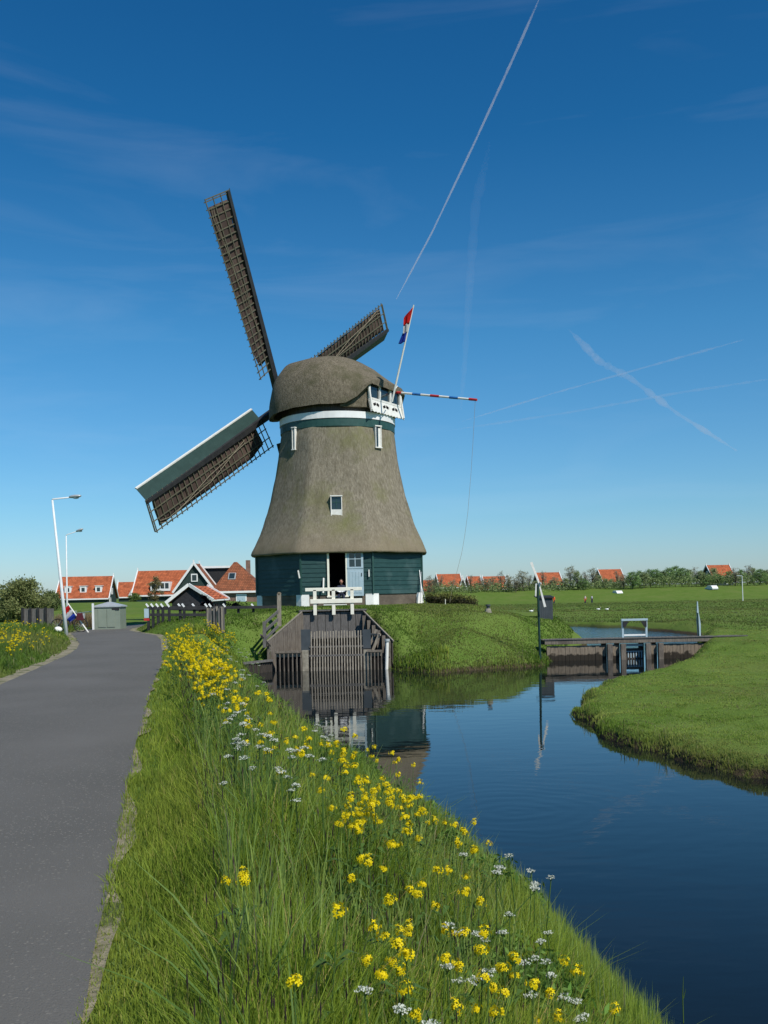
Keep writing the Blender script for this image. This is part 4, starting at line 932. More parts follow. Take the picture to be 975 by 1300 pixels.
# bicycle
bc = A(88,795,47.2); bzg = gz(bc.x,47.2); bik = thing('bicycle', 'dark bicycle parked in the grass behind the leaning white street lamp', 'bicycle', (bc.x,47.2,bzg), rz=math.radians(12))
def torus(c, R, r, n=28, k=6):
    rings = []
    for i in range(n+1):
        t = 2*math.pi*i/n; cc = Vector(c)+Vector((math.cos(t)*R,0,math.sin(t)*R)); o_ = Vector((math.cos(t),0,math.sin(t)))
        rings.append([cc+o_*(r*math.cos(2*math.pi*j/k))+Vector((0,1,0))*(r*math.sin(2*math.pi*j/k)) for j in range(k)])
    return MB().loft(rings)
for x in (-.52,.53):
    o = torus((x,0,.34),.32,.024).build('wheel', M['black'], None, smooth=True); o.parent = bik
    sp_ = MB()
    for k in range(12): sp_.tube((x,0,.34),(x+.31*math.cos(k*math.pi/6),0,.34+.31*math.sin(k*math.pi/6)),.004,.004,4)
    s_ = sp_.build('spokes', M['galv']); s_.parent = o
fr2 = MB(); 
for a, b_ in (((-.52,0,.34),(-.1,0,.3)),((-.1,0,.3),(-.22,0,.82)),((-.52,0,.34),(-.2,0,.72)),((-.1,0,.3),(.34,0,.72)),((-.2,0,.72),(.32,0,.85)),((.32,0,.92),(.53,0,.34))): fr2.tube(a,b_,.018,.018,8)
for nme, mb_, m_ in (('frame',fr2,M['navy']),('saddle',MB().sphere((-.24,0,.87),.12,10,6,(1,.6,.35)),M['black']),('handlebar',MB().pipe([(.2,-.28,1.0),(.34,-.1,1.02),(.34,.1,1.02),(.2,.28,1.0)],.014,6).tube((.32,0,.92),(.34,0,1.02),.014,.014,6),M['galv']),('front_box',MB().box((.55,0,.78),(.34,.4,.24)),M['galv'])):
    o = mb_.build(nme, m_); o.parent = bik
st_ = A(73.5,792,45.5); tag(MB().sphere((st_.x,45.5,gz(st_.x,45.5)+.12),.2,10,6,(1,.8,.7)).build('white_stone', M['whitewash'], smooth=True), 'pale roadside stone in the grass left of the leaning street lamp', 'stone')
# dark timber screen at far left
scn = thing('timber_screen', 'dark grey timber screen fence in front of the round bush', 'screen', A(49,795,58))
for i in range(4):
    a, b_ = 29+i*9.8, 29+(i+1)*9.8; p = A(a,772.8-i*.1,58); q = A(b_,772.8-i*.1,58); mb = MB()
    for k in range(5): x = p.x+(q.x-p.x)*(k+.5)/5; mb.box((x,58,(p.z+1.2)/2),((q.x-p.x)/5*.94,.04,p.z-1.2))
    mb.build('panel', M['woodgrey'], scn); MB().box((p.x,57.93,(p.z+1.2)/2+.04),(.12,.12,p.z-1.15)).build('post', M['black'], scn)
# ---------------------------------------------------------------- houses
def house(label, cx, cy, z, L_, W, hw, hr, rot, roofm='tile', wallm='darkgreenwall', group=None, dormers=0, windows=0, over=.35, hip=0, chimney=None, gwin=True, skylights=0, cat='house'):
    h = bpy.data.objects.new('house', None); COL.objects.link(h); tag(h, label, cat, group)
    x, y = L_/2, W/2
    w = MB(); w.add([(-x,-y,0),(x,-y,0),(x,y,0),(-x,y,0),(-x,-y,hw),(x,-y,hw),(x,y,hw),(-x,y,hw)], [(0,1,5,4),(2,3,7,6)])
    if hip: w.add([(-x,-y,0),(-x,y,0),(-x,y,hw),(-x,-y,hw),(x,-y,0),(x,y,0),(x,y,hw),(x,-y,hw)], [(1,0,3,2),(4,5,6,7)])
    else: w.add([(-x,y,0),(-x,-y,0),(-x,-y,hw),(-x,0,hw+hr),(-x,y,hw),(x,-y,0),(x,y,0),(x,y,hw),(x,0,hw+hr),(x,-y,hw)], [(0,1,2,3,4),(5,6,7,8,9)])
    def P(mb, n, m, par=h, **k):
        o = mb.build(n, M[m], None, **k); o.parent = par; return o
    P(w, 'wall', wallm)
    sl = hr/y; o_ = over; r = MB(); t = .14
    rx = x-hip
    for s in (-1,1):
        a = [(-x-(o_ if not hip else o_),s*(y+o_),hw-sl*o_),(x+o_,s*(y+o_),hw-sl*o_),(rx+(0 if hip else o_),0,hw+hr),(-rx-(0 if hip else o_),0,hw+hr)]
        r.prism(a,(0,0,t))
    if hip:
        for s in (-1,1): r.prism([(s*(x+o_),-(y+o_),hw-sl*o_),(s*(x+o_),(y+o_),hw-sl*o_),(s*rx,0,hw+hr)],(0,0,t))
    rf = P(r, 'roof', roofm)
    if not hip:
        for s in (-1,1):
            g = MB(); 
            for q in (-1,1): g.bar((s*(x+o_+.05),q*(y+o_+.08),hw-sl*o_),(s*(x+o_+.05),0,hw+hr+.16),.14,.34)
            g.box((s*(x+o_+.06),0,hw+hr+.3),(.16,.22,.75)); P(g, 'gable_trim', 'trim')
    g = MB(); 
    for s in (-1,1): g.box((0,s*(y+o_+.03),hw-sl*o_),(2*(x+o_),.14,.24))
    P(g, 'gutter', 'trim')
    def window(c, w_, h_, n):   # n outward axis
        f = MB(); c = Vector(c); nn = Vector(n); sd = Vector((-nn.y,nn.x,0)); RM_ = Matrix((sd,nn,Vector((0,0,1)))).transposed()
        for a_ in (-1,1): f.box(c+sd*(a_*w_/2)+nn*.05,(.14,.12,h_+.14),M=RM_); f.box(c+Vector((0,0,a_*h_/2))+nn*.048,(w_,.118,.14),M=RM_)
        if w_ > 1.4: f.box(c+nn*.047,(.1,.1,h_),M=RM_)
        fo = P(f,'window','trim'); P(MB().box(c+nn*.03,(w_,.03,h_),M=RM_),'pane','glass',fo)
    if gwin and not hip:
        for s in (-1,1): window((s*(x+.0),0,hw+hr*.28),.9,1.1,(s,0,0)); window((s*x,-y*.45,hw*.5),1.0,1.1,(s,0,0))
    for i in range(windows): window((-x+(i+.5)*L_/windows,-y,hw*.52),1.2,1.2,(0,-1,0))
    for i in range(dormers):
        dx_ = -x+(i+.62)*L_/(dormers+.25); dz_ = hw+hr*.28; yy = -y+(dz_-hw)/sl
        d_ = MB().box((dx_,yy+.35,dz_+.35),(1.25,1.3,1.35)); do = P(d_,'dormer','trim'); P(MB().box((dx_,yy+.4,dz_+1.09),(1.5,1.6,.1)),'dormer_roof','trim',do)
        P(MB().box((dx_,yy-.31,dz_+.38),(.62,.04,.75)),'pane','glass',do)
    for i in range(skylights):
        dz_ = hw+hr*.55; yy = -y+(dz_-hw)/sl; ang = math.atan(sl)
        P(MB().box(((i-.3)*2.2,yy-.06,dz_+.2),(.95,1.2,.1),M=Matrix.Rotation(ang,3,'X')),'skylight','glass',rf)
    if chimney:
        ch = P(MB().box((chimney[0],chimney[1],hw+hr+.1),(.55,.55,1.1)),'chimney','brick',rf); P(MB().box((chimney[0],chimney[1],hw+hr+.68),(.65,.65,.1)),'chimney_cap','trim',ch)
    h.location = (cx,cy,z); h.rotation_euler = (0,0,rot); return h
def at(px, Y): return A(px,760,Y).x
R = math.radians
# left village
H1 = house('orange roofed house with three white dormers behind the leaning street lamp', at(111,195), 195, 1.9, 9.6, 8.0, 1.55, 4.0, R(3), dormers=3, windows=0)
# move so its gable shows on the right
house('small orange roofed house partly hidden by a shrub right of the utility cabinet', at(169,215), 215, 2.2, 5.4, 6, 1.4, 2.9, R(8), group=None)
house('narrow dark gabled shed with crossed white trim beside the small orange roof', at(183,200), 200, 2.4, 3.2, 3.6, 1.7, 2.6, R(70), gwin=False)
h3 = house('long orange roofed house with a wide white window band left of the dark gabled house', at(211,165), 165, 2.2, 8.6, 7.4, 1.6, 3.7, R(-2), windows=0)
def local(h, mb, n, m, par=None):
    o = mb.build(n, M[m]); o.parent = par or h; return o
f = local(h3, MB().box((.0,-2.5,2.75),(3.2,2.4,1.5)), 'dormer', 'trim')
for i in range(4): local(h3, MB().box((-1.1+.74*i,-3.72,2.85),(.56,.06,.85)), 'pane', 'glass', f)
h4 = house('dark gabled house with thick white bargeboards and a small square window', at(250,158), 158, 2.0, 4, 6.0, 2.6, 4.0, R(62), roofm='tile2', gwin=False)
h4.rotation_euler = (0,0,R(90)); h4.location = (at(250.5,158),158,1.7)
# gable of h4 faces the camera: local -x end
wf = local(h4, MB().box((-2.08,0,4.45),(.08,1.05,1.25)), 'window', 'trim'); local(h4, MB().box((-2.13,0,4.45),(.04,.7,.9)), 'pane', 'glass', wf)
fl = thing('flat_dormer_block', 'long dark flat topped extension with white eaves right of the dark gable', 'building', (at(273,163),163,1.7))
p, q = A(256,722,163), A(299,722,163)
MB().box(((p.x+q.x)/2,164,(1.7+p.z)/2),(q.x-p.x,5,p.z-1.7)).build('wall', M['black'], fl); MB().box(((p.x+q.x)/2-.2,163.8,p.z+.18),(q.x-p.x+.5,5.4,.34)).build('eaves', M['trim'], fl)
p, q = A(232,727,166), A(243,727,166)
MB().box(((p.x+q.x)/2,167,p.z-.1),(q.x-p.x,3,.4)).build('side_eaves', M['trim'], fl); MB().box(((p.x+q.x)/2,167.2,p.z-1.8),(q.x-p.x-.3,2.6,3.1)).build('side_wall', M['black'], fl)
# barn: dark gable towards us, orange roof slope running to the right
YN = 108
ap_, el, er = A(240.5,744.5,YN), A(212.5,766,YN), A(270.5,762.5,YN-1.5)
apr, err_ = A(263,745.5,YN+5), A(290.5,761,YN+4)
barn = thing('barn', 'dark timber barn with white trim and orange tiled roof behind the black fence', 'barn', (ap_.x,YN,1.7))
zb = 1.4
mb = MB(); mb.add([(el.x+.5,YN,zb),(er.x,YN-1.5,zb),(er.x,YN-1.5,er.z),ap_,(el.x+.5,YN,el.z+.2)],[(0,1,2,3,4)]); mb.add([(er.x,YN-1.5,zb),(err_.x-.3,YN+4,zb),(err_.x-.3,YN+4,err_.z),(er.x,YN-1.5,er.z)],[(0,1,2,3)]); mb.add([(el.x+.5,YN,zb),(el.x+2,YN+6,zb),(el.x+2,YN+6,el.z+.3),(el.x+.5,YN,el.z+.2)],[(3,2,1,0)])
mb.build('wall', M['black'], barn)
nf = Vector((0,-.3,0))
rf = MB(); rf.prism([er+nf,err_,apr,ap_+nf],(0,0,.12)); rf.prism([el+nf,ap_+nf,apr,el+Vector((2,6,0))],(0,0,.12)); rf.build('roof', M['tile'], barn)
g = MB(); g.bar(el+Vector((-.1,-.45,.05)),ap_+Vector((0,-.45,.2)),.14,.34); g.bar(er+Vector((.1,-.45,.05)),ap_+Vector((0,-.45,.2)),.14,.34); g.build('gable_trim', M['trim'], barn)
g = MB(); g.bar(err_+Vector((.05,0,.1)),apr+Vector((0,0,.22)),.12,.26); g.bar(er+Vector((.1,-.4,.02)),err_+Vector((.1,0,.02)),.1,.16); g.build('gutter', M['trim'], barn)
# brick farmhouse with pyramidal tiled roof
YF = 140; fw0, fw1 = A(268,755,YF), A(331,752,YF); pk = A(299,713.5,YF+4.2); ez = A(300,751.3,YF).z
fh = thing('farmhouse', 'brick farmhouse with pyramid roof of brownish tiles and a skylight left of the mill', 'house', ((fw0.x+fw1.x)/2,YF+4,1.4))
x0_, x1_ = fw0.x+.3, fw1.x; y0_, y1_ = YF, YF+8.4
MB().box(((x0_+x1_)/2,(y0_+y1_)/2,(1.2+ez)/2),(x1_-x0_,y1_-y0_,ez-1.2)).build('wall', M['brick'], fh)
b4 = [Vector((x0_-.4,y0_-.4,ez)),Vector((x1_+.4,y0_-.4,ez)),Vector((x1_+.4,y1_+.4,ez)),Vector((x0_-.4,y1_+.4,ez))]
pkl, pkr = Vector((A(297,713.5,YF+4.2).x,YF+4.2,pk.z)), Vector((A(301,713.5,YF+4.2).x,YF+4.2,pk.z))
r = MB(); r.add([b4[0],b4[1],b4[2],b4[3],pkl,pkr],[(0,1,5,4),(1,2,5),(2,3,4,5),(3,0,4)]); rf = r.build('roof', M['tile2'], fh)
g = MB(); g.box(((x0_+x1_)/2,y0_-.42,ez-.02),(x1_-x0_+.9,.12,.28)); g.build('gutter', M['trim'], fh)
sp_ = A(294.7,732,YF+2.0); nrm = ((b4[1]-b4[0]).cross(pkl-b4[0])).normalized()
t_ = ((sp_.z-ez)/(pk.z-ez)); cpt = Vector((A(294.8,732,YF+2).x, (y0_-.4)+(YF+4.2-y0_+.4)*t_, sp_.z)); RS = Matrix.Rotation(math.atan2(pk.z-ez,4.6),3,'X')
sk = MB().box(cpt+Vector((0,-.06,.05)),(1.05,1.35,.12),M=RS).build('skylight', M['galv'], rf); MB().box(cpt+Vector((0,-.11,.09)),(.8,1.1,.1),M=RS).build('pane', M['glass'], sk)
c = A(315,719,YF+5); ch = MB().box((c.x,YF+5,c.z-.2),(.6,.6,2.2)).build('chimney', M['brick'], rf)
gp = A(306.5,761,YF); gd = MB().box((gp.x,YF-.05,gp.z-.1),(1.5,.1,1.75)).build('window', M['trim'], fh); MB().box((gp.x,YF-.12,gp.z-.1),(1.2,.04,1.45)).build('shutter', M['bluegrey'], fh)
# houses behind the far dike on the right
FH = [(569.5,729,28,745,R(9)),(602,732,14,748,R(9)),(628,732,26,747,R(4)),(647,732,12,747,R(84)),(697,727,28,742,R(10)),(776,723,28,738,R(10)),(915,717.5,28,731,R(8)),(588,733,10,748,R(88)),(541,737,18,752,R(0))]
labs = ['orange roofed house with white gable edges just right of the mill, behind the far dike','small orange roofed house among bare trees left of the long brownish roof','orange brown roofed house half hidden by bare trees in the far row','little gabled house with white bargeboards in the far row left of the small windmill','orange roofed house directly behind the small windmill blades','orange roofed house among trees above the lifting frame on the bridge','orange roofed house farthest right among the green trees','narrow white trimmed gable just right of the first far orange roof','low orange roof peeking out at the right foot of the mill']
for (px, yr, wpx, ye, ro), lb in zip(FH, labs):
    Y = 300; s = F/Y; pr = A(px,yr,Y); pe = A(px,ye,Y); L_ = wpx/s
    hr_ = pr.z-pe.z; hw_ = pe.z-2.2
    if 1 < ro: L_, Wd = 6.0, wpx/s*.95
    else: Wd = hr_*2.1
    house(lb, pr.x, Y+3, 2.2, L_, Wd, hw_, hr_, ro, group='houses behind the far dike', windows=2 if L_ > 5 else 0)
# ---------------------------------------------------------------- trees
def leaves(cs, n, spread, size, base, seed, flat=.6):
    rs = np.random.RandomState(seed); cs = np.array(cs); k = rs.randint(0, len(cs), n); p = cs[k]+rs.normal(0,1,(n,3))*spread*np.array([1,1,.75])
    a = rs.normal(0,1,(n,3)); a /= np.linalg.norm(a,axis=1)[:,None]; b_ = rs.normal(0,1,(n,3)); b_ = np.cross(a,b_); b_ /= np.linalg.norm(b_,axis=1)[:,None]
    s = (size*rs.uniform(.6,1.3,n))[:,None]
    V = np.stack([p-a*s, p+b_*s*flat, p+a*s, p-b_*s*flat],1).reshape(-1,3); Fc = np.arange(n*4).reshape(n,4)
    tone = rs.uniform(.7,1.3,n)*(np.random.RandomState(seed+1).uniform(.75,1.25,len(cs))[k]); c = np.array(base)[None]*tone[:,None]; c = np.repeat(c,4,0)
    return V, Fc, c
def make_tree(name, label, h, w, seed, base, n=2600, lsz=.16, trunk=.25, clumps=60, group=None, low=.15, cat='tree', spread=.32, tip=.5):
    rs = np.random.RandomState(seed); t = bpy.data.objects.new(name, None); COL.objects.link(t); tag(t, label, cat, group)
    tr = MB(); tr.pipe([(0,0,-.2),(rs.uniform(-.1,.1),0,h*.3),(rs.uniform(-.2,.2),rs.uniform(-.2,.2),h*.75)],[h*.022,h*.016,h*.005],7)
    cs = []
    for i in range(clumps):
        z = low+(1-low)*rs.uniform(0,1)**.8; r = w/2*math.sin(min(1,(z-low*.6)/(1-low*.6)+.05)*math.pi*.93)**.6*rs.uniform(.25,1); a = rs.uniform(0,6.28)
        c = (r*math.cos(a),r*math.sin(a),z*h*rs.uniform(.88,1.0)); cs.append(c)
        s = (rs.uniform(-.1,.1),0,max(.1,h*z*.45)); m_ = (c[0]*.5,c[1]*.5,(s[2]+c[2])*.5+.08*h*.3)
        tr.pipe([s,m_,(c[0]*1.08,c[1]*1.08,c[2]+tip*h*.08)],[h*.006,h*.004,h*.0015],4)
    to = tr.build('trunk', M['bark']); to.parent = t
    V, Fc, c = leaves(cs, n, spread*w/5*1.0, lsz, base, seed+5); me = bpy.data.meshes.new('crown'); np_mesh(me,V,Fc,c); me.materials.append(M['leaf'])
    co = bpy.data.objects.new('crown', me); COL.objects.link(co); co.parent = t; return t, [to, co]
protos = []
kinds = [('fresh green leafy tree',(.2,.31,.11),3800,1.0),('sparse brownish tree just coming into leaf',(.3,.29,.18),1300,.9),('olive green rounded tree',(.25,.3,.14),3000,1.0),('thin nearly bare tree with fine branches',(.28,.26,.18),600,.8)]
for i, (lb, bc_, n, _) in enumerate(kinds): protos.append(make_tree('tree', lb, 7.0, 5.5 if i != 3 else 4.2, 60+i*3, bc_, n=n, lsz=.145, clumps=46, low=.08))
used = [0]*4
# px, top y, kind (base on the far dike)
TR = []
rt = random.Random(5)
spec = [(545,728,3),(552,733,1),(560,728,3),(575,735,1),(588,735,3),(597,727,3),(610,730,3),(618,733,1),(636,722,3),(646,728,1),(655,731,3),(664,722,1),(672,727,3),(690,722,3),(705,731,1),(724,716,1),(733,722,2),(744,722,3),(752,719,1),(760,728,2),(769,733,2),(784,721,3),(792,727,1),(803,722,0),(812,721,0),(818,724,2),(826,719,0),(833,719,0),(842,722,2),(850,717,0),(858,714,0),(866,717,0),(875,720,2),(884,716,3),(890,722,2),(897,727,0),(906,718,2),(911,726,0),(926,722,0),(934,717,3),(941,720,0),(949,714,3),(956,718,2),(965,719,0),(973,721,2),(982,717,0),(700,736,2),(718,732,2),(740,732,0),(776,734,2),(787,735,0),(680,736,2),(657,738,2),(630,740,2),(605,740,2),(625,731,1)]
def desc(px):
    marks = [(560,'just right of the mill'),(600,'between the mill and the long brownish roof'),(650,'by the long brownish roof'),(700,'behind the small windmill'),(745,'between the small windmill and the lifting frame'),(800,'above the lifting frame'),(870,'in the dense green stretch'),(930,'beside the farthest right orange roof'),(999,'at the right edge of the far tree row')]
    for m_, s in marks:
        if px <= m_: return s
cnt = {}
for px, ty, k in spec:
    Y = 268+rt.uniform(0,16); x = A(px,750,Y).x; zg = gz(x,Y); top = A(px,ty,Y).z; h = max(2.3,(top-zg)*.9); t, kd_ = protos[k]
    if used[k] == 0: o = t
    else: o = copy_tree(t, kd_)
    used[k] += 1
    o.location = (x,Y,zg); s = h/7.0; o.scale = (s*rt.uniform(.9,1.25) if h > 4 else s*1.5,)*2+(s,); o.rotation_euler = (0,0,rt.uniform(0,6.28))
    key = (k, desc(px)); cnt[key] = cnt.get(key,0)+1
    o['label'] = kinds[k][0]+' '+desc(px)+(', one of several alike' if 0 else ''); o['category'] = 'tree'; o['group'] = kinds[k][0]+'s in the far row'
# hedge of scrub at the foot of the far row
rs = np.random.RandomState(3); cs = []
for px in np.arange(540,985,1.6):
    Y = 272+rs.uniform(-3,8); x = A(px,750,Y).x; cs.append((x,Y,gz(x,Y)+rs.uniform(.2,1.3)+ (1.0 if px > 790 else 0)))
V, Fc, c = leaves(cs, 18000, .9, .21, (.2,.26,.1), 9); me = bpy.data.meshes.new('scrub'); np_mesh(me,V,Fc,c); me.materials.append(M['leaf']); o = bpy.data.objects.new('scrub', me); COL.objects.link(o); tag(o,'low green scrub running along the foot of the far tree row','scrub',kind='stuff')
# bushes on the left
def place(o, px, py_top, Y, h, sx=1):
    x = A(px,760,Y).x; g_ = gz(x,Y); top = A(px,py_top,Y).z; s = (top-g_)/h; o.location = (x,Y,g_-.05); o.scale = (s*sx,s*sx,s)
b1, _ = make_tree('bush','large rounded olive green willow bush behind the dark timber screen',4.0,5.6,81,(.19,.215,.08),n=14000,lsz=.10,clumps=130,low=.0,cat='bush',spread=.3); place(b1,29,735,66,4.0,.92)
b1, _ = make_tree('bush','lower bush at the far left edge beside the large willow bush',3.0,4.4,84,(.13,.16,.05),n=6000,lsz=.1,clumps=70,low=0,cat='bush'); place(b1,-4,741,72,3.0,1.2)
b1, _ = make_tree('bush','distant green bushes between the willow bush and the street lamps',4.0,8,87,(.12,.15,.055),n=5000,lsz=.2,clumps=70,low=0,cat='bush'); place(b1,64,752,110,4.0,.8)
b1, _ = make_tree('tree','brownish young tree in front of the long orange roofed house',6.0,4.2,91,(.2,.17,.08),n=2600,lsz=.14,clumps=50,low=.1); place(b1,197,731,150,6.0,.95)
b1, _ = make_tree('bush','green bush below the small orange roof left of the brownish tree',3.0,4.0,92,(.13,.18,.05),n=2500,lsz=.14,clumps=40,low=0,cat='bush'); place(b1,171,752,140,3,1.1)
b1, _ = make_tree('bush','dark red leaved shrub against the barn wall behind the fence',2.4,1.7,93,(.03,.008,.01),n=2000,lsz=.07,clumps=30,low=0,cat='bush'); place(b1,259.5,755,62,2.4,1.0)
b1, _ = make_tree('bush','small dark shrub before the brick farmhouse wall',1.6,1.6,94,(.03,.015,.012),n=1200,lsz=.07,clumps=25,low=0,cat='bush'); place(b1,298,763.5,64,1.6,1.1)
b1, _ = make_tree('bush','low red leaved hedge under the farmhouse window behind the fence',1.2,4.5,95,(.035,.012,.012),n=2500,lsz=.06,clumps=40,low=0,cat='bush'); place(b1,290,767.5,60,1.2,1.0)
b1, _ = make_tree('bush','tiny bare spiky tree at the right foot of the mill',4.0,3.0,96,(.1,.09,.05),n=300,lsz=.1,clumps=30,low=.1,cat='tree'); place(b1,545,733,150,4,1)
# ---------------------------------------------------------------- people, car, lamp and birds on the far field
Jw = [(0,0,.95),(0,0,1.1),(0,0,1.3),(0,0,1.45),(0,0,1.53),(-.1,0,.9),(-.12,-.12,.5),(-.12,.05,.08),(-.12,-.1,.04),(.1,0,.9),(.12,.1,.5),(.12,.22,.1),(.12,.1,.04),(-.19,0,1.4),(-.26,.02,1.12),(-.24,-.12,.88),(.19,0,1.4),(.26,0,1.12),(.25,-.1,.9)]
Ew = [(0,1),(1,2),(2,3),(3,4),(0,5),(5,6),(6,7),(7,8),(0,9),(9,10),(10,11),(11,12),(3,13),(13,14),(14,15),(3,16),(16,17),(17,18)]
Rw = [.14,.13,.15,.11,.06,.1,.07,.05,.045,.1,.07,.05,.045,.07,.05,.035,.07,.05,.035]
M['orangecloth'] = mat('orange_jacket',(.75,.13,.03),(.6,.1,.02),5,.8)
for px, m_, lb, hm in ((703.3,'orangecloth','distant walker in a bright orange jacket just right of the dark plank hut','orangecloth'),(743,'orangecloth','distant walker in reddish orange clothes left of the one in black and white','hair'),(751.5,'navy','distant walker in dark trousers and white top above the ditch bend','hair')):
    Y = 232; x = A(px,763,Y).x; g_ = gz(x,Y); o = make_person(lb,(x,Y,g_),Jw,Ew,Rw,M[m_])
    head(o,(0,-.02,1.64)); mb = MB(); mb.sphere((0,0,1.25),.23,10,8,(1,.75,1.5)); part_of(o,mb,'jacket',M['flagw'] if 'white' in lb else M[m_])
    mb = MB(); mb.box((-.1,0,.5),(.16,.2,.9)); mb.box((.12,.1,.5),(.16,.2,.9)); part_of(o,mb,'trousers',M['navy'],False)
    hand(o,(-.24,-.12,.88),(-.24,-.2,.76),-1); hand(o,(.25,-.1,.9),(.25,-.2,.78),1)
# white car on the far dike
def car(px, py, lb, dz=.45):
    Y = 262; x = A(px,py,Y).x; g_ = gz(x,Y)
    c = thing('car', lb, 'car', (x,Y,g_)); prof_ = [(-2.1,.45),(-2.15,.8),(-1.9,1.0),(-1.35,1.42),(.45,1.45),(1.15,.98),(2.0,.85),(2.15,.5),(2.1,.35),(-2.0,.35)]
    MB().prism([(x+a,Y-.85,g_+b_) for a, b_ in prof_],(0,1.7,0)).build('body', M['trim'], c, bevel=.05)
    MB().prism([(x+a,Y-.87,g_+b_) for a, b_ in ((-1.6,1.0),(-1.2,1.33),(.35,1.36),(.9,1.0))],(0,.02,0)).build('window', M['glass'], c)
    for wx in (-1.35,1.35): MB().tube((x+wx,Y-.9,g_+.33),(x+wx,Y-.65,g_+.33),.33,.33,16).build('wheel', M['black'], c)
    c.rotation_euler = (0,0,R(100)); c.location.z -= dz; return c
car(903,745,'white car parked on the far dike before the farthest right orange roof'); car(783,749,'low white car roof showing below the far orange roof above the lifting frame',.95)
l = A(943,757,205); b_ = Vector((l.x,205,gz(l.x,205))); t_ = A(942,731,205); sl_ = thing('street_lamp','small distant street lamp on the field at the right','street lamp',b_)
MB().tube(b_,t_,.1,.07,8).build('pole', M['lampw'], sl_); MB().bar(t_,t_+Vector((-1.1,0,.08)),.22,.14).build('lamp_head', M['galv'], sl_)
def bird(px, py, zg, lb, k=.6):
    p = G(px,py,zg); p.z = gz(p.x,p.y); r_ = thing('goose', lb, 'bird', p)
    mb = MB(); mb.sphere((p.x,p.y,p.z+.38),.2,12,8,(1.7,.9,.85)); mb.pipe([(p.x+.25,p.y,p.z+.42),(p.x+.36,p.y,p.z+.6),(p.x+.38,p.y,p.z+.72),(p.x+.46,p.y,p.z+.73)],[.09,.055,.06,.03],8); mb.pipe([(p.x-.25,p.y,p.z+.4),(p.x-.48,p.y,p.z+.46)],[.1,.02],8)
    for s in (-.05,.05): mb.tube((p.x,p.y+s,p.z),(p.x,p.y+s,p.z+.3),.02,.025,6)
    mb.build('body', M['trim'], r_, smooth=True); MB().tube((p.x+.45,p.y,p.z+.73),(p.x+.53,p.y,p.z+.71),.022,.01,6).build('beak', M['tile'], r_); r_.scale = (k,k,k)
bird(675,781,.3,'white goose resting on the field left of the small windmill'); bird(760,776.5,.3,'white goose grazing on the far field above the channel'); bird(771,776.5,.3,'white goose farther right on the far field above the channel')
# ---------------------------------------------------------------- vapour trails at cruising height
def trailmat(name, d):
    m = bpy.data.materials.new(name); m.use_nodes = True; nt = m.node_tree; nt.nodes.clear()
    o = nt.nodes.new('ShaderNodeOutputMaterial'); v = nt.nodes.new('ShaderNodeVolumePrincipled'); v.inputs['Color'].default_value = (.95,.97,1,1); v.inputs['Density'].default_value = d; v.inputs['Anisotropy'].default_value = 0
    nt.links.new(v.outputs[0], o.inputs['Volume']); return m
def trail(pts, r, d, lb, wob=.25, seed=0, alt=8500):
    P_ = [G(px,py,alt) for px, py in pts]; fine_ = []
    for i in range(len(P_)-1):
        for k in range(14): fine_.append(P_[i].lerp(P_[i+1],k/14))
    fine_.append(P_[-1]); n = len(fine_); rs = [max(3,r*(1+wob*(random.random()-.5)*2)*(.25+.75*min(1,6*(i/n),6*(1-i/n)+.2))) for i in range(n)]
    o = MB().pipe(fine_, rs, 10).build('contrail', trailmat('ice_trail_'+str(seed), d), smooth=True); tag(o, lb, 'contrail', kind='stuff'); return o
trail([(690,-14),(660,55),(603,180),(548,296),(503,380)],22,.0075,'long crisp white contrail slanting down from the top edge',.15,1)
trail([(580,537),(700,500),(820,466),(945,431)],42,.0017,'faint thin contrail rising to the right from the boom of the mill',.3,2)
trail([(560,548),(720,524),(860,499),(985,480)],60,.0009,'very faint contrail just below the thin rising one',.3,3)
trail([(722,418),(760,458),(800,480),(860,525),(935,572)],125,.0003,'broad faint ragged trail crossing the thin contrail at the right',.5,4)
trail([(622,180),(604,260),(597,350),(590,460),(585,520)],110,.00006,'broad barely visible vertical streak right of the flag',.2,5)
# ---------------------------------------------------------------- grass
def pxof(x, y, z):
    X = x/y*F; Z = (z-EYE)/y*F; c, s = math.cos(ROLL), math.sin(ROLL)
    return 487.5+X*c-Z*s, HZ-(X*s+Z*c)
def blades(x, y, z, h, w, col, rs, lean=.35, seg=3):
    n = len(x); a = rs.uniform(0,2*np.pi,n); dx, dy = np.cos(a), np.sin(a)
    # width axis roughly across the line of sight but free to turn
    wa = rs.uniform(-1.1,1.1,n); wx, wy = np.cos(wa), np.sin(wa); ln = h*rs.uniform(.05,1,n)*lean
    V = []; C = []
    ts = [0,.4,.75] if seg == 3 else [0,.6]
    for t in ts:
        k = t*t; ww = w*(1-.55*t)
        for s in (-.5,.5):
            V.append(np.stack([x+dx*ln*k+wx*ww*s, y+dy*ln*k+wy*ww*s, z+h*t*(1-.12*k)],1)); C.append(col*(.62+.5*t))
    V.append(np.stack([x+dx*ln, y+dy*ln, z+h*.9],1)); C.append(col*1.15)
    V = np.stack(V,1); C = np.stack(C,1); m = V.shape[1]
    tri = [(0,1,3),(0,3,2),(2,3,5),(2,5,4),(4,5,6)] if seg == 3 else [(0,1,3),(0,3,2),(2,3,4)]
    Fc = (np.arange(n)[:,None,None]*m+np.array(tri)[None]).reshape(-1,3)
    return V.reshape(-1,3), Fc, C.reshape(-1,3)
def join(parts):
    Vs, Fs, Cs = [], [], []; o = 0
    for V, Fc, C in parts: Vs.append(V); Fs.append(Fc+o); Cs.append(C); o += len(V)
    return np.concatenate(Vs), np.concatenate(Fs), np.concatenate(Cs)
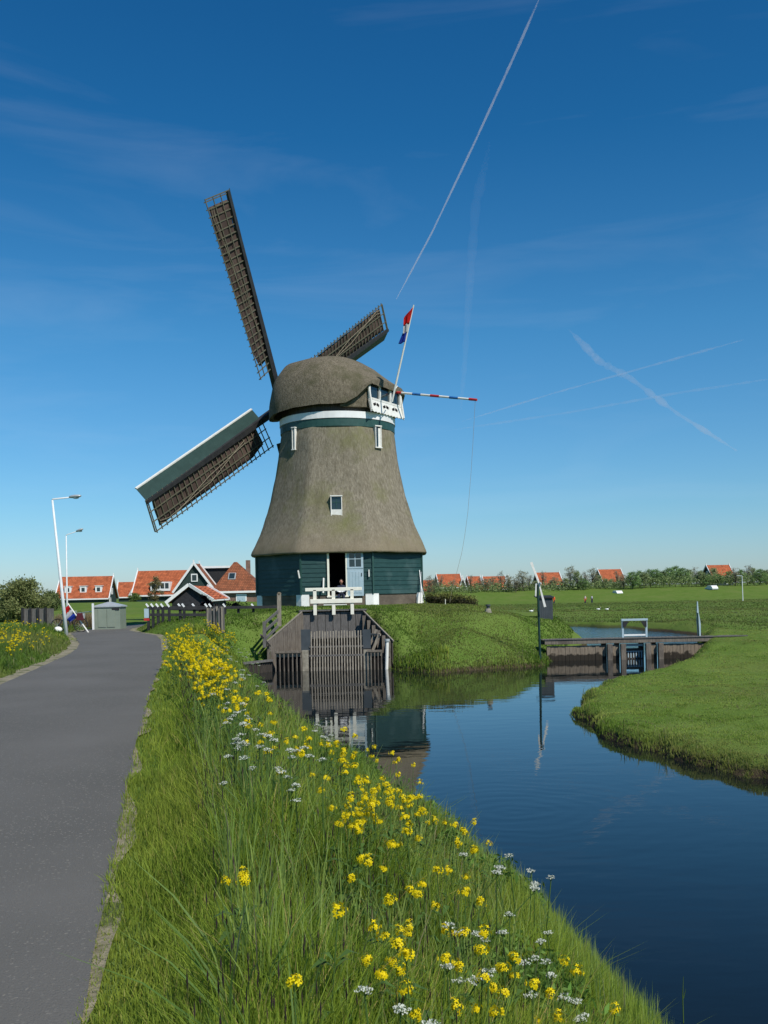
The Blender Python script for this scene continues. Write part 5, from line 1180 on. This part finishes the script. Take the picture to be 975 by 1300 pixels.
def stuff(name, parts, lb, cat, m=None):
    V, Fc, C = join(parts); me = bpy.data.meshes.new(name); np_mesh(me,V,Fc,C); me.materials.append(m or M['grass'])
    o = bpy.data.objects.new(name, me); COL.objects.link(o); tag(o, lb, cat, kind='stuff'); return o
def sample(n, x0, x1, y0, y1, rs, pw=1.0):
    # more samples near the viewer
    u = rs.uniform(0,1,n); y = y0*(y1/y0)**u if pw else y0+(y1-y0)*u
    lo = np.maximum(x0, -.42*y-1.0); hi = np.minimum(x1, .42*y+1.0); x = lo+(hi-lo)*rs.uniform(0,1,n); ok = hi > lo
    return x[ok], y[ok]
def tone(x, y, rs, c0, c1, s=1.2, seed=60, yk=1.0):
    n = len(x); t = np.clip(vnoise(x,y,s,seed)*.7+vnoise(x,y,s/3,seed+1)*.3+rs.normal(0,.12,n),0,1)[:,None]
    c = np.array(c0)*(1-t)+np.array(c1)*t; c = c*rs.uniform(.75,1.25,n)[:,None]; yl = np.clip((vnoise(x,y,s*2.3,seed+7)-.55)*4,0,.55*yk)[:,None]; c = c*(1-yl)+np.array((.27,.27,.08))*yl; dry = rs.uniform(0,1,n) < .06; c[dry] = np.array((.36,.32,.17))*rs.uniform(.6,1.1,dry.sum())[:,None]; return c
rs = np.random.RandomState(21)
GD, GL = (.085,.155,.02), (.2,.30,.05)
# verge between road and water
def verge(n, y0, y1, wmul, seg):
    x, y = sample(n, -16, 8, y0, y1, rs); z, dr, dw = ground(x, y)
    right = x > (-1.0-(y-3.5)*.255)-.6
    k = (dr > -.02) & (dw > -.12) & (z < 2.3) & (right | (y > 38)) & (x < 2.6) & (y < 40.5); x, y, z, dr, dw = x[k], y[k], z[k], dr[k], dw[k]
    e = sstep(.02,.95,dr); keep = rs.uniform(0,1,len(x)) < (.62+.38*e); x, y, z, dr, dw, e = [q[keep] for q in (x,y,z,dr,dw,e)]
    nz = vnoise(x,y,.9,70)*.6+vnoise(x,y,.35,71)*.4
    h = (.03+.11*nz+.36*e*(.45+1.1*nz))*rs.uniform(.5,1.25,len(x)); shore = sstep(.9,.25,dw); h = h*(1-shore)+((.30+.12*(y < 12))*rs.uniform(.5,1.25,len(x)))*shore
    h = h*np.where(y > 20,.8,1); w = rs.uniform(.0035,.0085,len(x))*np.maximum(1,y/7.5)*wmul
    c = tone(x,y,rs,(.055,.115,.018),(.215,.31,.055),s=.55,yk=.3); ed = (1-e)[:,None]*.6; c = c*(1-ed)+np.array((.19,.27,.06))*ed; c = c*(1-shore[:,None]*.75)+np.array((.2,.30,.075))*rs.uniform(.7,1.2,len(x))[:,None]*shore[:,None]*.75
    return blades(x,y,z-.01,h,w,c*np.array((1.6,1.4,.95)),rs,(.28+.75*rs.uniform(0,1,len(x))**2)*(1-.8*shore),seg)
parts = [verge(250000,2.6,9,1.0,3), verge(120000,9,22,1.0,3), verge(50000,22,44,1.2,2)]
# long arching leaves in tussocks
x, y = sample(9000,-4,5,2.8,18,rs); z, dr, dw = ground(x,y); k = (dr > .55) & (dw > 1.1) & (vnoise(x,y,.7,75) > .55) & (x > -1.0-(y-3.5)*.255); x, y, z = x[k], y[k], z[k]
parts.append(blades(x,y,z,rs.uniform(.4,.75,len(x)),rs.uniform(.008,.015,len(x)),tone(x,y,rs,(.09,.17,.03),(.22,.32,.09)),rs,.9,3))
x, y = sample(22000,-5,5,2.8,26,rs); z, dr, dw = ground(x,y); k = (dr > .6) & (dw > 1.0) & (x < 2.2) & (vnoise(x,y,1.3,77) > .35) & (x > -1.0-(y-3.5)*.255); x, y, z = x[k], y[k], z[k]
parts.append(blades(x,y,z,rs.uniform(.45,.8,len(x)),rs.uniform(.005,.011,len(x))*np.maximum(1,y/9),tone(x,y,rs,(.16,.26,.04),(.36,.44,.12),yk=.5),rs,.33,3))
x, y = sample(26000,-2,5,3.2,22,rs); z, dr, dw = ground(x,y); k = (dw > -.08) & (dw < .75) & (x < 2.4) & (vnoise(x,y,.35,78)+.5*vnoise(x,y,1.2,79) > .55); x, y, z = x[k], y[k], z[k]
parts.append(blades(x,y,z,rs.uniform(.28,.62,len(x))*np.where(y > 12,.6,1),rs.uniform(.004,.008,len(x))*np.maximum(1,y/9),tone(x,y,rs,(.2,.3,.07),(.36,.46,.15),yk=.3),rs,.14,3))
stuff('verge_grass', parts, 'tall wild grass on the bank between the road and the water', 'grass')
# other grassy places
def patch(n, x0, x1, y0, y1, hf, wf, c0, c1, cond, seg=2, lean=.5, s=2.5):
    x, y = sample(n,x0,x1,y0,y1,rs); z, dr, dw = ground(x,y); k = cond(x,y,z,dr,dw); x, y, z, dr, dw = x[k], y[k], z[k], dr[k], dw[k]
    h = hf(x,y,dr,dw)*rs.uniform(.5,1.3,len(x)); w = wf*np.maximum(1,y/9)*rs.uniform(.7,1.3,len(x)); return blades(x,y,z-.01,h,w,tone(x,y,rs,c0,c1,s),rs,lean,seg)
lft = lambda x, y: x < -2.6-(y-3.5)*.255
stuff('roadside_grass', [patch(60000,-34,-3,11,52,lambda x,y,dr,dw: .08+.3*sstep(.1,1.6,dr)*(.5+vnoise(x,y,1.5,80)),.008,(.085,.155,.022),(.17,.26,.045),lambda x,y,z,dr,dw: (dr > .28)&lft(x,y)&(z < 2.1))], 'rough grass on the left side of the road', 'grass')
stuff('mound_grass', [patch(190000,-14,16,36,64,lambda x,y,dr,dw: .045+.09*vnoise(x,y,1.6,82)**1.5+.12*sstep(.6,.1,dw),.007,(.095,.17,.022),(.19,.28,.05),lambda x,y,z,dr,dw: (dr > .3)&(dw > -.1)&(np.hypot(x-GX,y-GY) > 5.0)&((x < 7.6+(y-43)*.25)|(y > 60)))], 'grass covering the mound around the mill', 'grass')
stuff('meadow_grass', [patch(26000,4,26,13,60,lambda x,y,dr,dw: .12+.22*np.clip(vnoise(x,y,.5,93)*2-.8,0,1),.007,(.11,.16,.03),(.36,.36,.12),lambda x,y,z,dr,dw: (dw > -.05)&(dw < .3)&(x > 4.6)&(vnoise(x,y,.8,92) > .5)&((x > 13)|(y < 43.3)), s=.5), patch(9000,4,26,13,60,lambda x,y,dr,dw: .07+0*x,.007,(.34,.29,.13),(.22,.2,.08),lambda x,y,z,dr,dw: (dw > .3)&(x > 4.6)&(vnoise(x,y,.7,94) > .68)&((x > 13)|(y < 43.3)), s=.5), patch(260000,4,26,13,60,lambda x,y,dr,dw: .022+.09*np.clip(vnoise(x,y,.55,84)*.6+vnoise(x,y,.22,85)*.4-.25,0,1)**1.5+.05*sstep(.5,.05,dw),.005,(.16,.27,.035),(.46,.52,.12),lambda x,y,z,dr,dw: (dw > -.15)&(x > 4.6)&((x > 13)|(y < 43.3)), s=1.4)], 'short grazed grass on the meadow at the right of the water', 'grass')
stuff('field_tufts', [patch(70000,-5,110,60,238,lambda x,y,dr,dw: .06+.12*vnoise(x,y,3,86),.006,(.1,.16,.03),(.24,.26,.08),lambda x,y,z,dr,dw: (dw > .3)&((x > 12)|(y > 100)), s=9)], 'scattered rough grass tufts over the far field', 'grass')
# dark seed heads and grass stalks
x, y = sample(5500,-4,5,2.7,24,rs); z, dr, dw = ground(x,y); k = (dr > .5)&(dw > .9)&(x > -1.0-(y-3.5)*.255)&(vnoise(x,y,1.1,90) > .38); x, y, z = x[k], y[k], z[k]; n = len(x)
h = rs.uniform(.42,.68,n); st = blades(x,y,z,h,np.maximum(.003,y*.0004)*np.ones(n),np.tile(np.array((.11,.12,.05)),(n,1)),rs,.0001,2)
hh_ = rs.uniform(.04,.075,n); sd_ = []
for a in (0,1.57):
    wv = np.maximum(.003,y*.0005); V = np.stack([np.stack([x,y,z+h*.88],1),np.stack([x+np.cos(a)*wv,y+np.sin(a)*wv,z+h*.88+hh_*.5],1),np.stack([x,y,z+h*.88+hh_],1),np.stack([x-np.cos(a)*wv,y-np.sin(a)*wv,z+h*.88+hh_*.5],1)],1).reshape(-1,3)
    Fc = (np.arange(n)[:,None,None]*4+np.array([(0,1,2),(0,2,3)])[None]).reshape(-1,3); sd_.append((V,Fc,np.repeat(np.tile(np.array((.075,.05,.05)),(n,1))*rs.uniform(.6,1.6,n)[:,None],4,0)))
stuff('seed_stalks', [st]+sd_, 'dark purplish grass seed heads standing above the verge grass', 'grass')
# feathery leaves of the umbellifers as ground cover
x, y = sample(30000,-5,5,2.8,30,rs); z, dr, dw = ground(x,y); k = (dr > .9)&(dw > .3)&(x < 2.2)&(x > -1.0-(y-3.5)*.255)&(vnoise(x,y,1.0,95)+.3*vnoise(x,y,.3,96) > .72); x, y, z = x[k], y[k], z[k]; n = len(x)
cs = np.stack([x,y,z+rs.uniform(.08,.4,n)],1)
V, Fc, C = leaves(cs, 60000, .05, .024, (.15,.25,.05), 5, .4); kb = rs.uniform(0,1,len(cs)) < .35; Vb, Fb, Cb = leaves(cs[kb]-np.array((0,0,.08)), 5000, .07, .05, (.13,.25,.045), 25, .32); V, Fc, C = join([(V,Fc,C),(Vb,Fb,Cb)]); me = bpy.data.meshes.new('leafy_herbs'); np_mesh(me,V,Fc,C); me.materials.append(M['grass']); o = bpy.data.objects.new('leafy_herbs', me); COL.objects.link(o); tag(o,'feathery dark green herb leaves mixed into the verge grass','herbs',kind='stuff')
# dry reeds behind the bicycle
x = rs.uniform(A(64,780,52).x, A(118,780,52).x, 2600); y = rs.uniform(52.5,54,2600); z = ground(x,y)[0]
x2 = rs.uniform(A(152,780,54).x, A(156,780,54).x, 250); y2 = rs.uniform(53,54,250); z2 = ground(x2,y2)[0]
dc_ = lambda n: np.array((.36,.28,.15))[None]*rs.uniform(.6,1.2,n)[:,None]
stuff('dry_reeds', [blades(x,y,z,rs.uniform(.5,.95,2600),np.full(2600,.03),dc_(2600),rs,.25,2), blades(x2,y2,z2,rs.uniform(.5,.9,250),np.full(250,.03),dc_(250),rs,.25,2)], 'strip of dry straw coloured reeds behind the bicycle and cabinet', 'reeds')
# brushwood on the mound
cs = []
for px in np.arange(544,604,1.2):
    Y = 53+rs.uniform(-.5,.5); x_ = A(px,768,Y).x; cs.append((x_,Y,gz(x_,Y)+rs.uniform(.05,.32)*(1 if px < 585 else .7)))
V, Fc, C = leaves(cs, 5000, .10, .05, (.075,.07,.035), 15); V2, F2, C2 = leaves([(c[0],c[1],c[2]+.22) for c in cs], 2600, .10, .04, (.17,.18,.05), 16)
me = bpy.data.meshes.new('brushwood'); Vx, Fx, Cx = join([(V,Fc,C),(V2,F2,C2)]); np_mesh(me,Vx,Fx,Cx); me.materials.append(M['leaf']); o = bpy.data.objects.new('brushwood', me); COL.objects.link(o); tag(o,'low heap of brown brushwood and yellowish herbs on the mound right of the mill','brushwood',kind='stuff')
# tricks of the bank: yellow-green weeds on the mound
# ---------------------------------------------------------------- flowers
def rape_variant(seed, big=1.0, nbr=(0,0,0,1,1)):
    r = random.Random(seed); st = MB(); fls = []; H = r.uniform(.62,.8); nb_ = r.choice(nbr); tips = []
    top = Vector((r.uniform(-.06,.06),r.uniform(-.06,.06),H)); st.pipe([(0,0,-.05),(top.x*.3,top.y*.3,H*.5),top],[.0038,.003,.002],5); tips.append((top,1.0))
    for i in range(nb_):
        a = r.uniform(0,6.28); z0 = H*r.uniform(.4,.7); l = r.uniform(.1,.2); t = Vector((math.cos(a)*l*.8,math.sin(a)*l*.8,z0+l*1.25)); st.pipe([(top.x*.3,top.y*.3,z0),(t.x*.6,t.y*.6,z0+l*.45),t],[.0025,.002,.0016],4); tips.append((t,r.uniform(.55,.95)))
    for i in range(14):
        a = r.uniform(0,6.28); z0 = H*r.uniform(.08,.8); l = r.uniform(.05,.13); c, s = math.cos(a), math.sin(a); w = l*.14
        st.add([(0,0,z0),(c*l*.5-s*w,s*l*.5+c*w,z0+l*.25),(c*l,s*l,z0+l*.05),(c*l*.5+s*w,s*l*.5-c*w,z0+l*.25)],[(0,1,2,3)])
    for t, k in tips:
        fl = MB(); fls.append(fl); R0 = .024*k*big; nfl = int(24*k); el_ = r.uniform(.8,1.5); sk_ = Vector((r.uniform(-.5,.5),r.uniform(-.5,.5),0)); hole = r.uniform(0,6.28)
        for i in range(nfl):
            ph = r.uniform(0,6.28); ct = r.uniform(-.35,1); sn = math.sqrt(max(0,1-ct*ct)); n = Vector((sn*math.cos(ph),sn*math.sin(ph),ct*.9)); rad_ = R0*r.uniform(.55,1.35)*(.6 if math.cos(ph-hole) > .5 and ct < .6 else 1); c = t+Vector((0,0,.004))+Vector((n.x,n.y,n.z*el_))*rad_+sk_*R0*.4
            u = n.cross(Vector((.3,.2,.9))).normalized(); v = n.cross(u).normalized(); q = .0092*big*r.uniform(.8,1.2)
            for (a, b_) in ((u,v),(v,u)):
                fl.add([c-a*q-b_*q*.25+n*.002,c-a*q+b_*q*.25+n*.002,c+a*q+b_*q*.25+n*.002,c+a*q-b_*q*.25+n*.002],[(0,1,2,3)])
    return st, fls
def umbel_variant(seed, big=1.0):
    r = random.Random(seed); st = MB(); fls = []; H = r.uniform(.6,.82); tips = []
    top = Vector((r.uniform(-.05,.05),r.uniform(-.05,.05),H)); st.pipe([(0,0,-.05),(top.x*.4,top.y*.4,H*.5),top],[.006,.005,.003],5); tips.append(top)
    for i in range(r.choice([0,0,1])):
        a = r.uniform(0,6.28); z0 = H*r.uniform(.5,.75); l = r.uniform(.09,.17); t = Vector((math.cos(a)*l,math.sin(a)*l,z0+l*1.2)); st.pipe([(top.x*.4,top.y*.4,z0),t],[.004,.0025],4); tips.append(t)
    for i in range(10):
        a = r.uniform(0,6.28); z0 = H*r.uniform(.1,.6); l = r.uniform(.08,.16); c, s = math.cos(a), math.sin(a)
        for j in range(4):
            m_ = l*(.3+.2*j); w = l*.12*(1-j*.15)
            st.add([(c*m_-s*w,s*m_+c*w,z0+m_*.4),(c*(m_+l*.08),s*(m_+l*.08),z0+m_*.45),(c*m_+s*w,s*m_-c*w,z0+m_*.4)],[(0,1,2)])
    for t in tips:
        fl = MB(); fls.append(fl)
        for i in range(9):
            a = i*.7+r.uniform(-.2,.2); l = r.uniform(.012,.036)*big; e_ = t+Vector((math.cos(a)*l,math.sin(a)*l,.04*big-l*.5+r.uniform(-.006,.006))); st.tube(t,e_,.0014,.0012,3)
            for j in range(7):
                b_ = j*.9; q = .0034*big; c = e_+Vector((math.cos(b_)*.0085,math.sin(b_)*.0085,.002*r.random()))*1.0 if j else e_+Vector((0,0,.003))
                c = Vector(c); tx, ty = r.uniform(-1,1), r.uniform(-1,1); fl.add([c+Vector((-q,-q,(-tx-ty)*q)),c+Vector((q,-q,(tx-ty)*q)),c+Vector((q,q,(tx+ty)*q)),c+Vector((-q,q,(ty-tx)*q))],[(0,1,2,3)])
    return st, fls
def plant_protos(fn, name, part, m, n, seed, **k):
    out = []
    for i in range(n):
        st, fls = fn(seed+i, **k); a = st.build(name, M['stem'], fix=False); bs = []
        for fl in fls: b_ = fl.build(part, m, fix=False); b_.parent = a; bs.append(b_)
        out.append([a, bs, False])
    return out
rp_near = plant_protos(rape_variant,'rapeseed_plant','flower_head',M['petal'],6,200)
rp_far = plant_protos(rape_variant,'rapeseed_plant','flower_head',M['petal'],6,300,big=1.4,nbr=(3,3,4,5))
rp_dense = plant_protos(rape_variant,'rapeseed_plant','flower_head',M['petal'],6,350,big=1.25,nbr=(4,5,6,7))
um_near = plant_protos(umbel_variant,'cow_parsley','flower_head',M['umbel'],4,400,big=.72)
um_far = plant_protos(umbel_variant,'cow_parsley','flower_head',M['umbel'],3,500,big=.85)
def march(px, py, hh):
    a, b_ = ray(px, py); t = np.linspace(2.5,60,900) if b_ < 0 else None
    if t is None: return None
    x = a*t; z = EYE+b_*t; g_, dr, dw = ground(x,t)
    k = np.where(z <= g_+hh)[0]
    if not len(k): return None
    i = k[0]; return x[i], t[i], g_[i], dr[i], dw[i]
rf_ = random.Random(31)
def plant(px, py, protos_n, protos_f, lb, group, cat, hh=.66, sc=1.0):
    m_ = march(px, py, hh*sc)
    if m_ is None: return False
    x, y, g_, dr, dw = m_
    if dr < .25 or dw < -.25: return False
    pr = rf_.choice(protos_n if y < 13 else protos_f)
    if not pr[2]: o = pr[0]; pr[2] = True
    else: o = copy_tree(pr[0],pr[1])
    s = sc*rf_.uniform(.92,1.1); o.location = (x,y,max(g_,.02)); o.scale = (s,s,s); o.rotation_euler = (rf_.uniform(-.08,.08),rf_.uniform(-.08,.08),rf_.uniform(0,6.28)); tag(o,lb,cat,group); return True
def c4(L_): return [(300+a/2.4375,900+b_/2.4375) for a, b_ in L_]
def c5(L_): return [(560+a/2.868,1050+b_/2.868) for a, b_ in L_]
Y4 = c4([(21,492),(45,93),(95,90),(175,88),(215,105),(285,95),(305,122),(350,125),(375,120),(405,140),(428,117),(500,175),(543,203),(543,248),(455,190),(310,210),(325,245),(270,225),(400,230),(440,240),(395,300),(340,328),(330,385),(370,410),(395,360),(440,350),(470,345),(500,345),(480,380),(465,410),(520,300),(550,290),(567,272),(605,335),(575,330),(565,380),(590,412),(635,430),(655,412),(413,470),(432,460),(435,492),(560,480),(630,478),(735,350),(710,370),(738,405),(742,437),(628,565),(588,610),(550,625),(555,648),(627,665),(440,682),(465,695),(470,712),(535,685),(715,690),(422,740),(483,750),(733,765),(770,780),(672,750),(485,795),(505,815),(625,832),(748,845),(790,855),(830,865),(850,780),(515,880),(560,912),(640,965),(760,930),(890,940),(900,960),(965,780),(680,905),(400,290),(415,305),(430,340),(520,345),(160,110),(205,120),(300,145),(330,140),(455,240),(430,270),(495,240)])
Y4 += (lambda L_: [p for p in c5(L_) if p[0] > 700 or p[1] < 1080])([(610,645),(455,625),(300,680),(315,665),(435,685),(385,490),(98,385),(370,665),(345,700),(5,235),(115,470),(165,490),(250,490),(180,575),(145,660),(235,590)])+[(309,1102),(388,1293),(404,1205)]
YL = 'yellow flowering rape plant on the near bank edge above the open water'
n_r = 0
for px, py in Y4:
    lb = YL if px > 520 else 'yellow flowering rape plant in the middle stretch of the bank left of the mill reflection'
    if py > 1160 and px > 440: lb = 'yellow flowering rape plant in the foreground grass at the bottom of the picture'
    n_r += plant(px,py,rp_near,rp_far,lb,'yellow rape plants on the bank','rape plant')
# dense patch by the road end and the middle drifts
def inpoly(P, n, seed):
    r = random.Random(seed); xs = [p[0] for p in P]; ys = [p[1] for p in P]; out = []
    while len(out) < n:
        a, b_ = r.uniform(min(xs),max(xs)), r.uniform(min(ys),max(ys))
        if poly_dist(P,np.array([a]),np.array([b_]))[0] < 0: out.append((a,b_))
    return out
D1 = [(212,806),(232,792),(262,792),(300,806),(306,816),(284,822),(280,840),(290,862),(270,868),(232,846),(214,828)]
for px, py in inpoly(D1,112,3): n_r += plant(px,py,rp_dense,rp_dense,'yellow rape plant in the dense golden patch beside the road bend','rape plants in the dense patch','rape plant',.7)
for px, py in inpoly([(240,868),(300,862),(345,903),(330,930),(290,905)],22,14): n_r += plant(px,py,rp_near,rp_far,'yellow rape plant in the drift along the bank crest','rape plants along the bank crest','rape plant',.68)
D2 = [(285,888),(300,878),(345,908),(395,925),(450,945),(520,1000),(545,1040),(500,1050),(430,1040),(380,985),(330,945),(300,915)]
for px, py in inpoly(D2,48,4): n_r += plant(px,py,rp_near,rp_far,'yellow rape plant in the drift along the bank crest','rape plants along the bank crest','rape plant',.68)
D3 = [(0,790),(30,788),(55,795),(62,812),(40,822),(12,825),(0,815)]
for px, py in inpoly(D3,30,5): n_r += plant(px,py,rp_dense,rp_dense,'yellow rape plant in the grass left of the road','rape plants left of the road','rape plant',.6,.85)
c5n = lambda L_: [p for p in c5(L_) if p[0] > 700]
U4 = c4([(65,180),(140,225),(180,235),(265,275),(740,490),(835,500),(880,530),(920,550),(935,558),(900,525),(795,565),(850,640),(735,725),(685,815),(670,825),(760,875),(880,730),(915,765),(800,725),(450,945),(490,960),(930,860),(650,760),(130,140),(175,200)])+c5n([(430,360),(415,520),(400,510),(350,590),(510,690),(285,420),(330,470),(60,530),(50,545),(150,600),(130,610),(270,185),(310,190),(350,230),(235,150),(545,685),(425,545)])
for px, py in U4: plant(px,py,um_near,um_far,'white cow parsley plant in the near grass by the water edge' if px > 520 else 'white cow parsley plant in the middle stretch of the verge','white cow parsley on the bank','cow parsley',.68)
D4 = [(262,822),(300,822),(345,838),(330,860),(300,885),(275,850)]
for px, py in inpoly(D4,34,6): plant(px,py,um_near,um_far,'white cow parsley plant beside the dense golden patch','cow parsley by the golden patch','cow parsley',.66)
for px, py in inpoly([(270,905),(300,900),(370,985),(360,1010),(300,960)],26,8): plant(px,py,um_near,um_far,'white cow parsley plant in the middle stretch of the verge','white cow parsley on the bank','cow parsley',.66)
for px, py in inpoly([(395,930),(420,935),(410,945)],5,9): plant(px,py,um_near,um_far,'white cow parsley plant in the middle stretch of the verge','white cow parsley on the bank','cow parsley',.66)
for pr in rp_near+rp_dense+rp_far+um_near+um_far:
    if not pr[2]:
        for q_ in pr[1]: bpy.data.objects.remove(q_)
        bpy.data.objects.remove(pr[0])
print('rape plants', n_r)
# tall single reed in the water at lower right
q = G(868,1290,.05); tag(MB().pipe([(q.x,q.y,-.3),(q.x,q.y,.3),(q.x+.01,q.y,.42)],[.004,.003,.001],5).add([(q.x,q.y,.25),(q.x+.03,q.y,.33),(q.x+.012,q.y,.27)],[(0,1,2)]) or None, '') if 0 else None
rd = MB(); rd.pipe([(q.x,q.y,-.3),(q.x-.004,q.y,.2),(q.x+.004,q.y,.34)],[.005,.004,.0015],5); rd.pipe([(q.x,q.y,.18),(q.x+.02,q.y,.25)],[.004,.001],4); tag(rd.build('reed', M['stem']), 'single thin reed standing in the dark water at the lower right', 'reed')
# ---------------------------------------------------------------- sky, sun, camera
w = bpy.data.worlds.new('World'); scene.world = w; w.use_nodes = True; nt = w.node_tree; N = nt.nodes; L = nt.links
SUN_EL, SUN_AZ = math.radians(47), math.radians(38)     # azimuth to the right of straight behind the viewer
sd = Vector((math.sin(SUN_AZ)*math.cos(SUN_EL), -math.cos(SUN_AZ)*math.cos(SUN_EL), math.sin(SUN_EL)))
sky = N.new('ShaderNodeTexSky'); sky.sky_type = 'NISHITA'; sky.sun_disc = False; sky.sun_elevation = SUN_EL; sky.sun_rotation = math.atan2(sd.x, sd.y)
sky.altitude = 0; sky.air_density = 1.0; sky.dust_density = .35; sky.ozone_density = 3.0
bgn = N['Background']; bgn.inputs['Strength'].default_value = .095
tc = N.new('ShaderNodeTexCoord'); mp = N.new('ShaderNodeMapping'); mp.inputs['Scale'].default_value = (1.2,1.0,7.0); mp.inputs['Rotation'].default_value = (.06,-.16,.2); L.new(tc.outputs['Generated'], mp.inputs[0])
n1 = N.new('ShaderNodeTexNoise'); n1.inputs['Scale'].default_value = 2.3; n1.inputs['Detail'].default_value = 6; n1.inputs['Roughness'].default_value = .55; n1.inputs['Distortion'].default_value = .6; L.new(mp.outputs[0], n1.inputs['Vector'])
mr = N.new('ShaderNodeMapRange'); mr.inputs['From Min'].default_value = .52; mr.inputs['From Max'].default_value = .8; mr.inputs['To Max'].default_value = .065; L.new(n1.outputs['Fac'], mr.inputs[0])
sp = N.new('ShaderNodeSeparateXYZ'); L.new(tc.outputs['Generated'], sp.inputs[0])
rmp = N.new('ShaderNodeValToRGB'); L.new(sp.outputs['Z'], rmp.inputs[0]); els = rmp.color_ramp.elements
els[0].position = 0; els[0].color = (.50,.62,.81,1); els[1].position = .6; els[1].color = (.06,.41,.66,1)
for p_, c_ in ((.08,(.385,.625,.78,1)),(.25,(.225,.60,.78,1)),(.42,(.09,.47,.70,1))): el = els.new(p_); el.color = c_
vm = N.new('ShaderNodeVectorMath'); vm.operation = 'MULTIPLY'; L.new(sky.outputs[0], vm.inputs[0]); L.new(rmp.outputs[0], vm.inputs[1])
hs = N.new('ShaderNodeHueSaturation'); hs.inputs['Saturation'].default_value = 1.0; hs.inputs['Value'].default_value = 1.15; L.new(vm.outputs[0], hs.inputs['Color'])
mx = N.new('ShaderNodeMix'); mx.data_type = 'RGBA'; L.new(mr.outputs[0], mx.inputs['Factor']); L.new(hs.outputs[0], mx.inputs[6]); mx.inputs[7].default_value = (6.5,7.2,8,1)
L.new(mx.outputs[2], bgn.inputs['Color'])
sl = bpy.data.lights.new('sun', 'SUN'); sl.energy = 3.6; sl.angle = math.radians(.5); sl.color = (1,.955,.88)
so = bpy.data.objects.new('sun', sl); COL.objects.link(so); so.rotation_euler = sd.to_track_quat('Z','Y').to_euler(); so.location = (20,-20,40)
cam = bpy.data.cameras.new('camera'); co = bpy.data.objects.new('camera', cam); COL.objects.link(co); scene.camera = co
cam.sensor_fit = 'HORIZONTAL'; cam.sensor_width = 36; cam.lens = 36*F/975; cam.clip_start = .1; cam.clip_end = 90000
# level camera with a small roll; the lens is shifted so that the horizon lies below the middle
co.location = (0,0,EYE); co.rotation_mode = 'QUATERNION'
rt_ = Matrix(((1,0,0),(0,0,-1),(0,1,0))) @ Matrix.Rotation(-ROLL,3,'Z')
co.rotation_quaternion = rt_.to_quaternion()
cam.shift_x = 0; cam.shift_y = (HZ-650)/975
scene.view_settings.view_transform = 'Standard'; scene.view_settings.look = 'None'; scene.view_settings.exposure = .38; scene.view_settings.gamma = 1
scene.cycles.max_bounces = 6; scene.cycles.transparent_max_bounces = 12; scene.cycles.volume_bounces = 0; scene.cycles.use_denoising = True
bpy.context.view_layer.update()
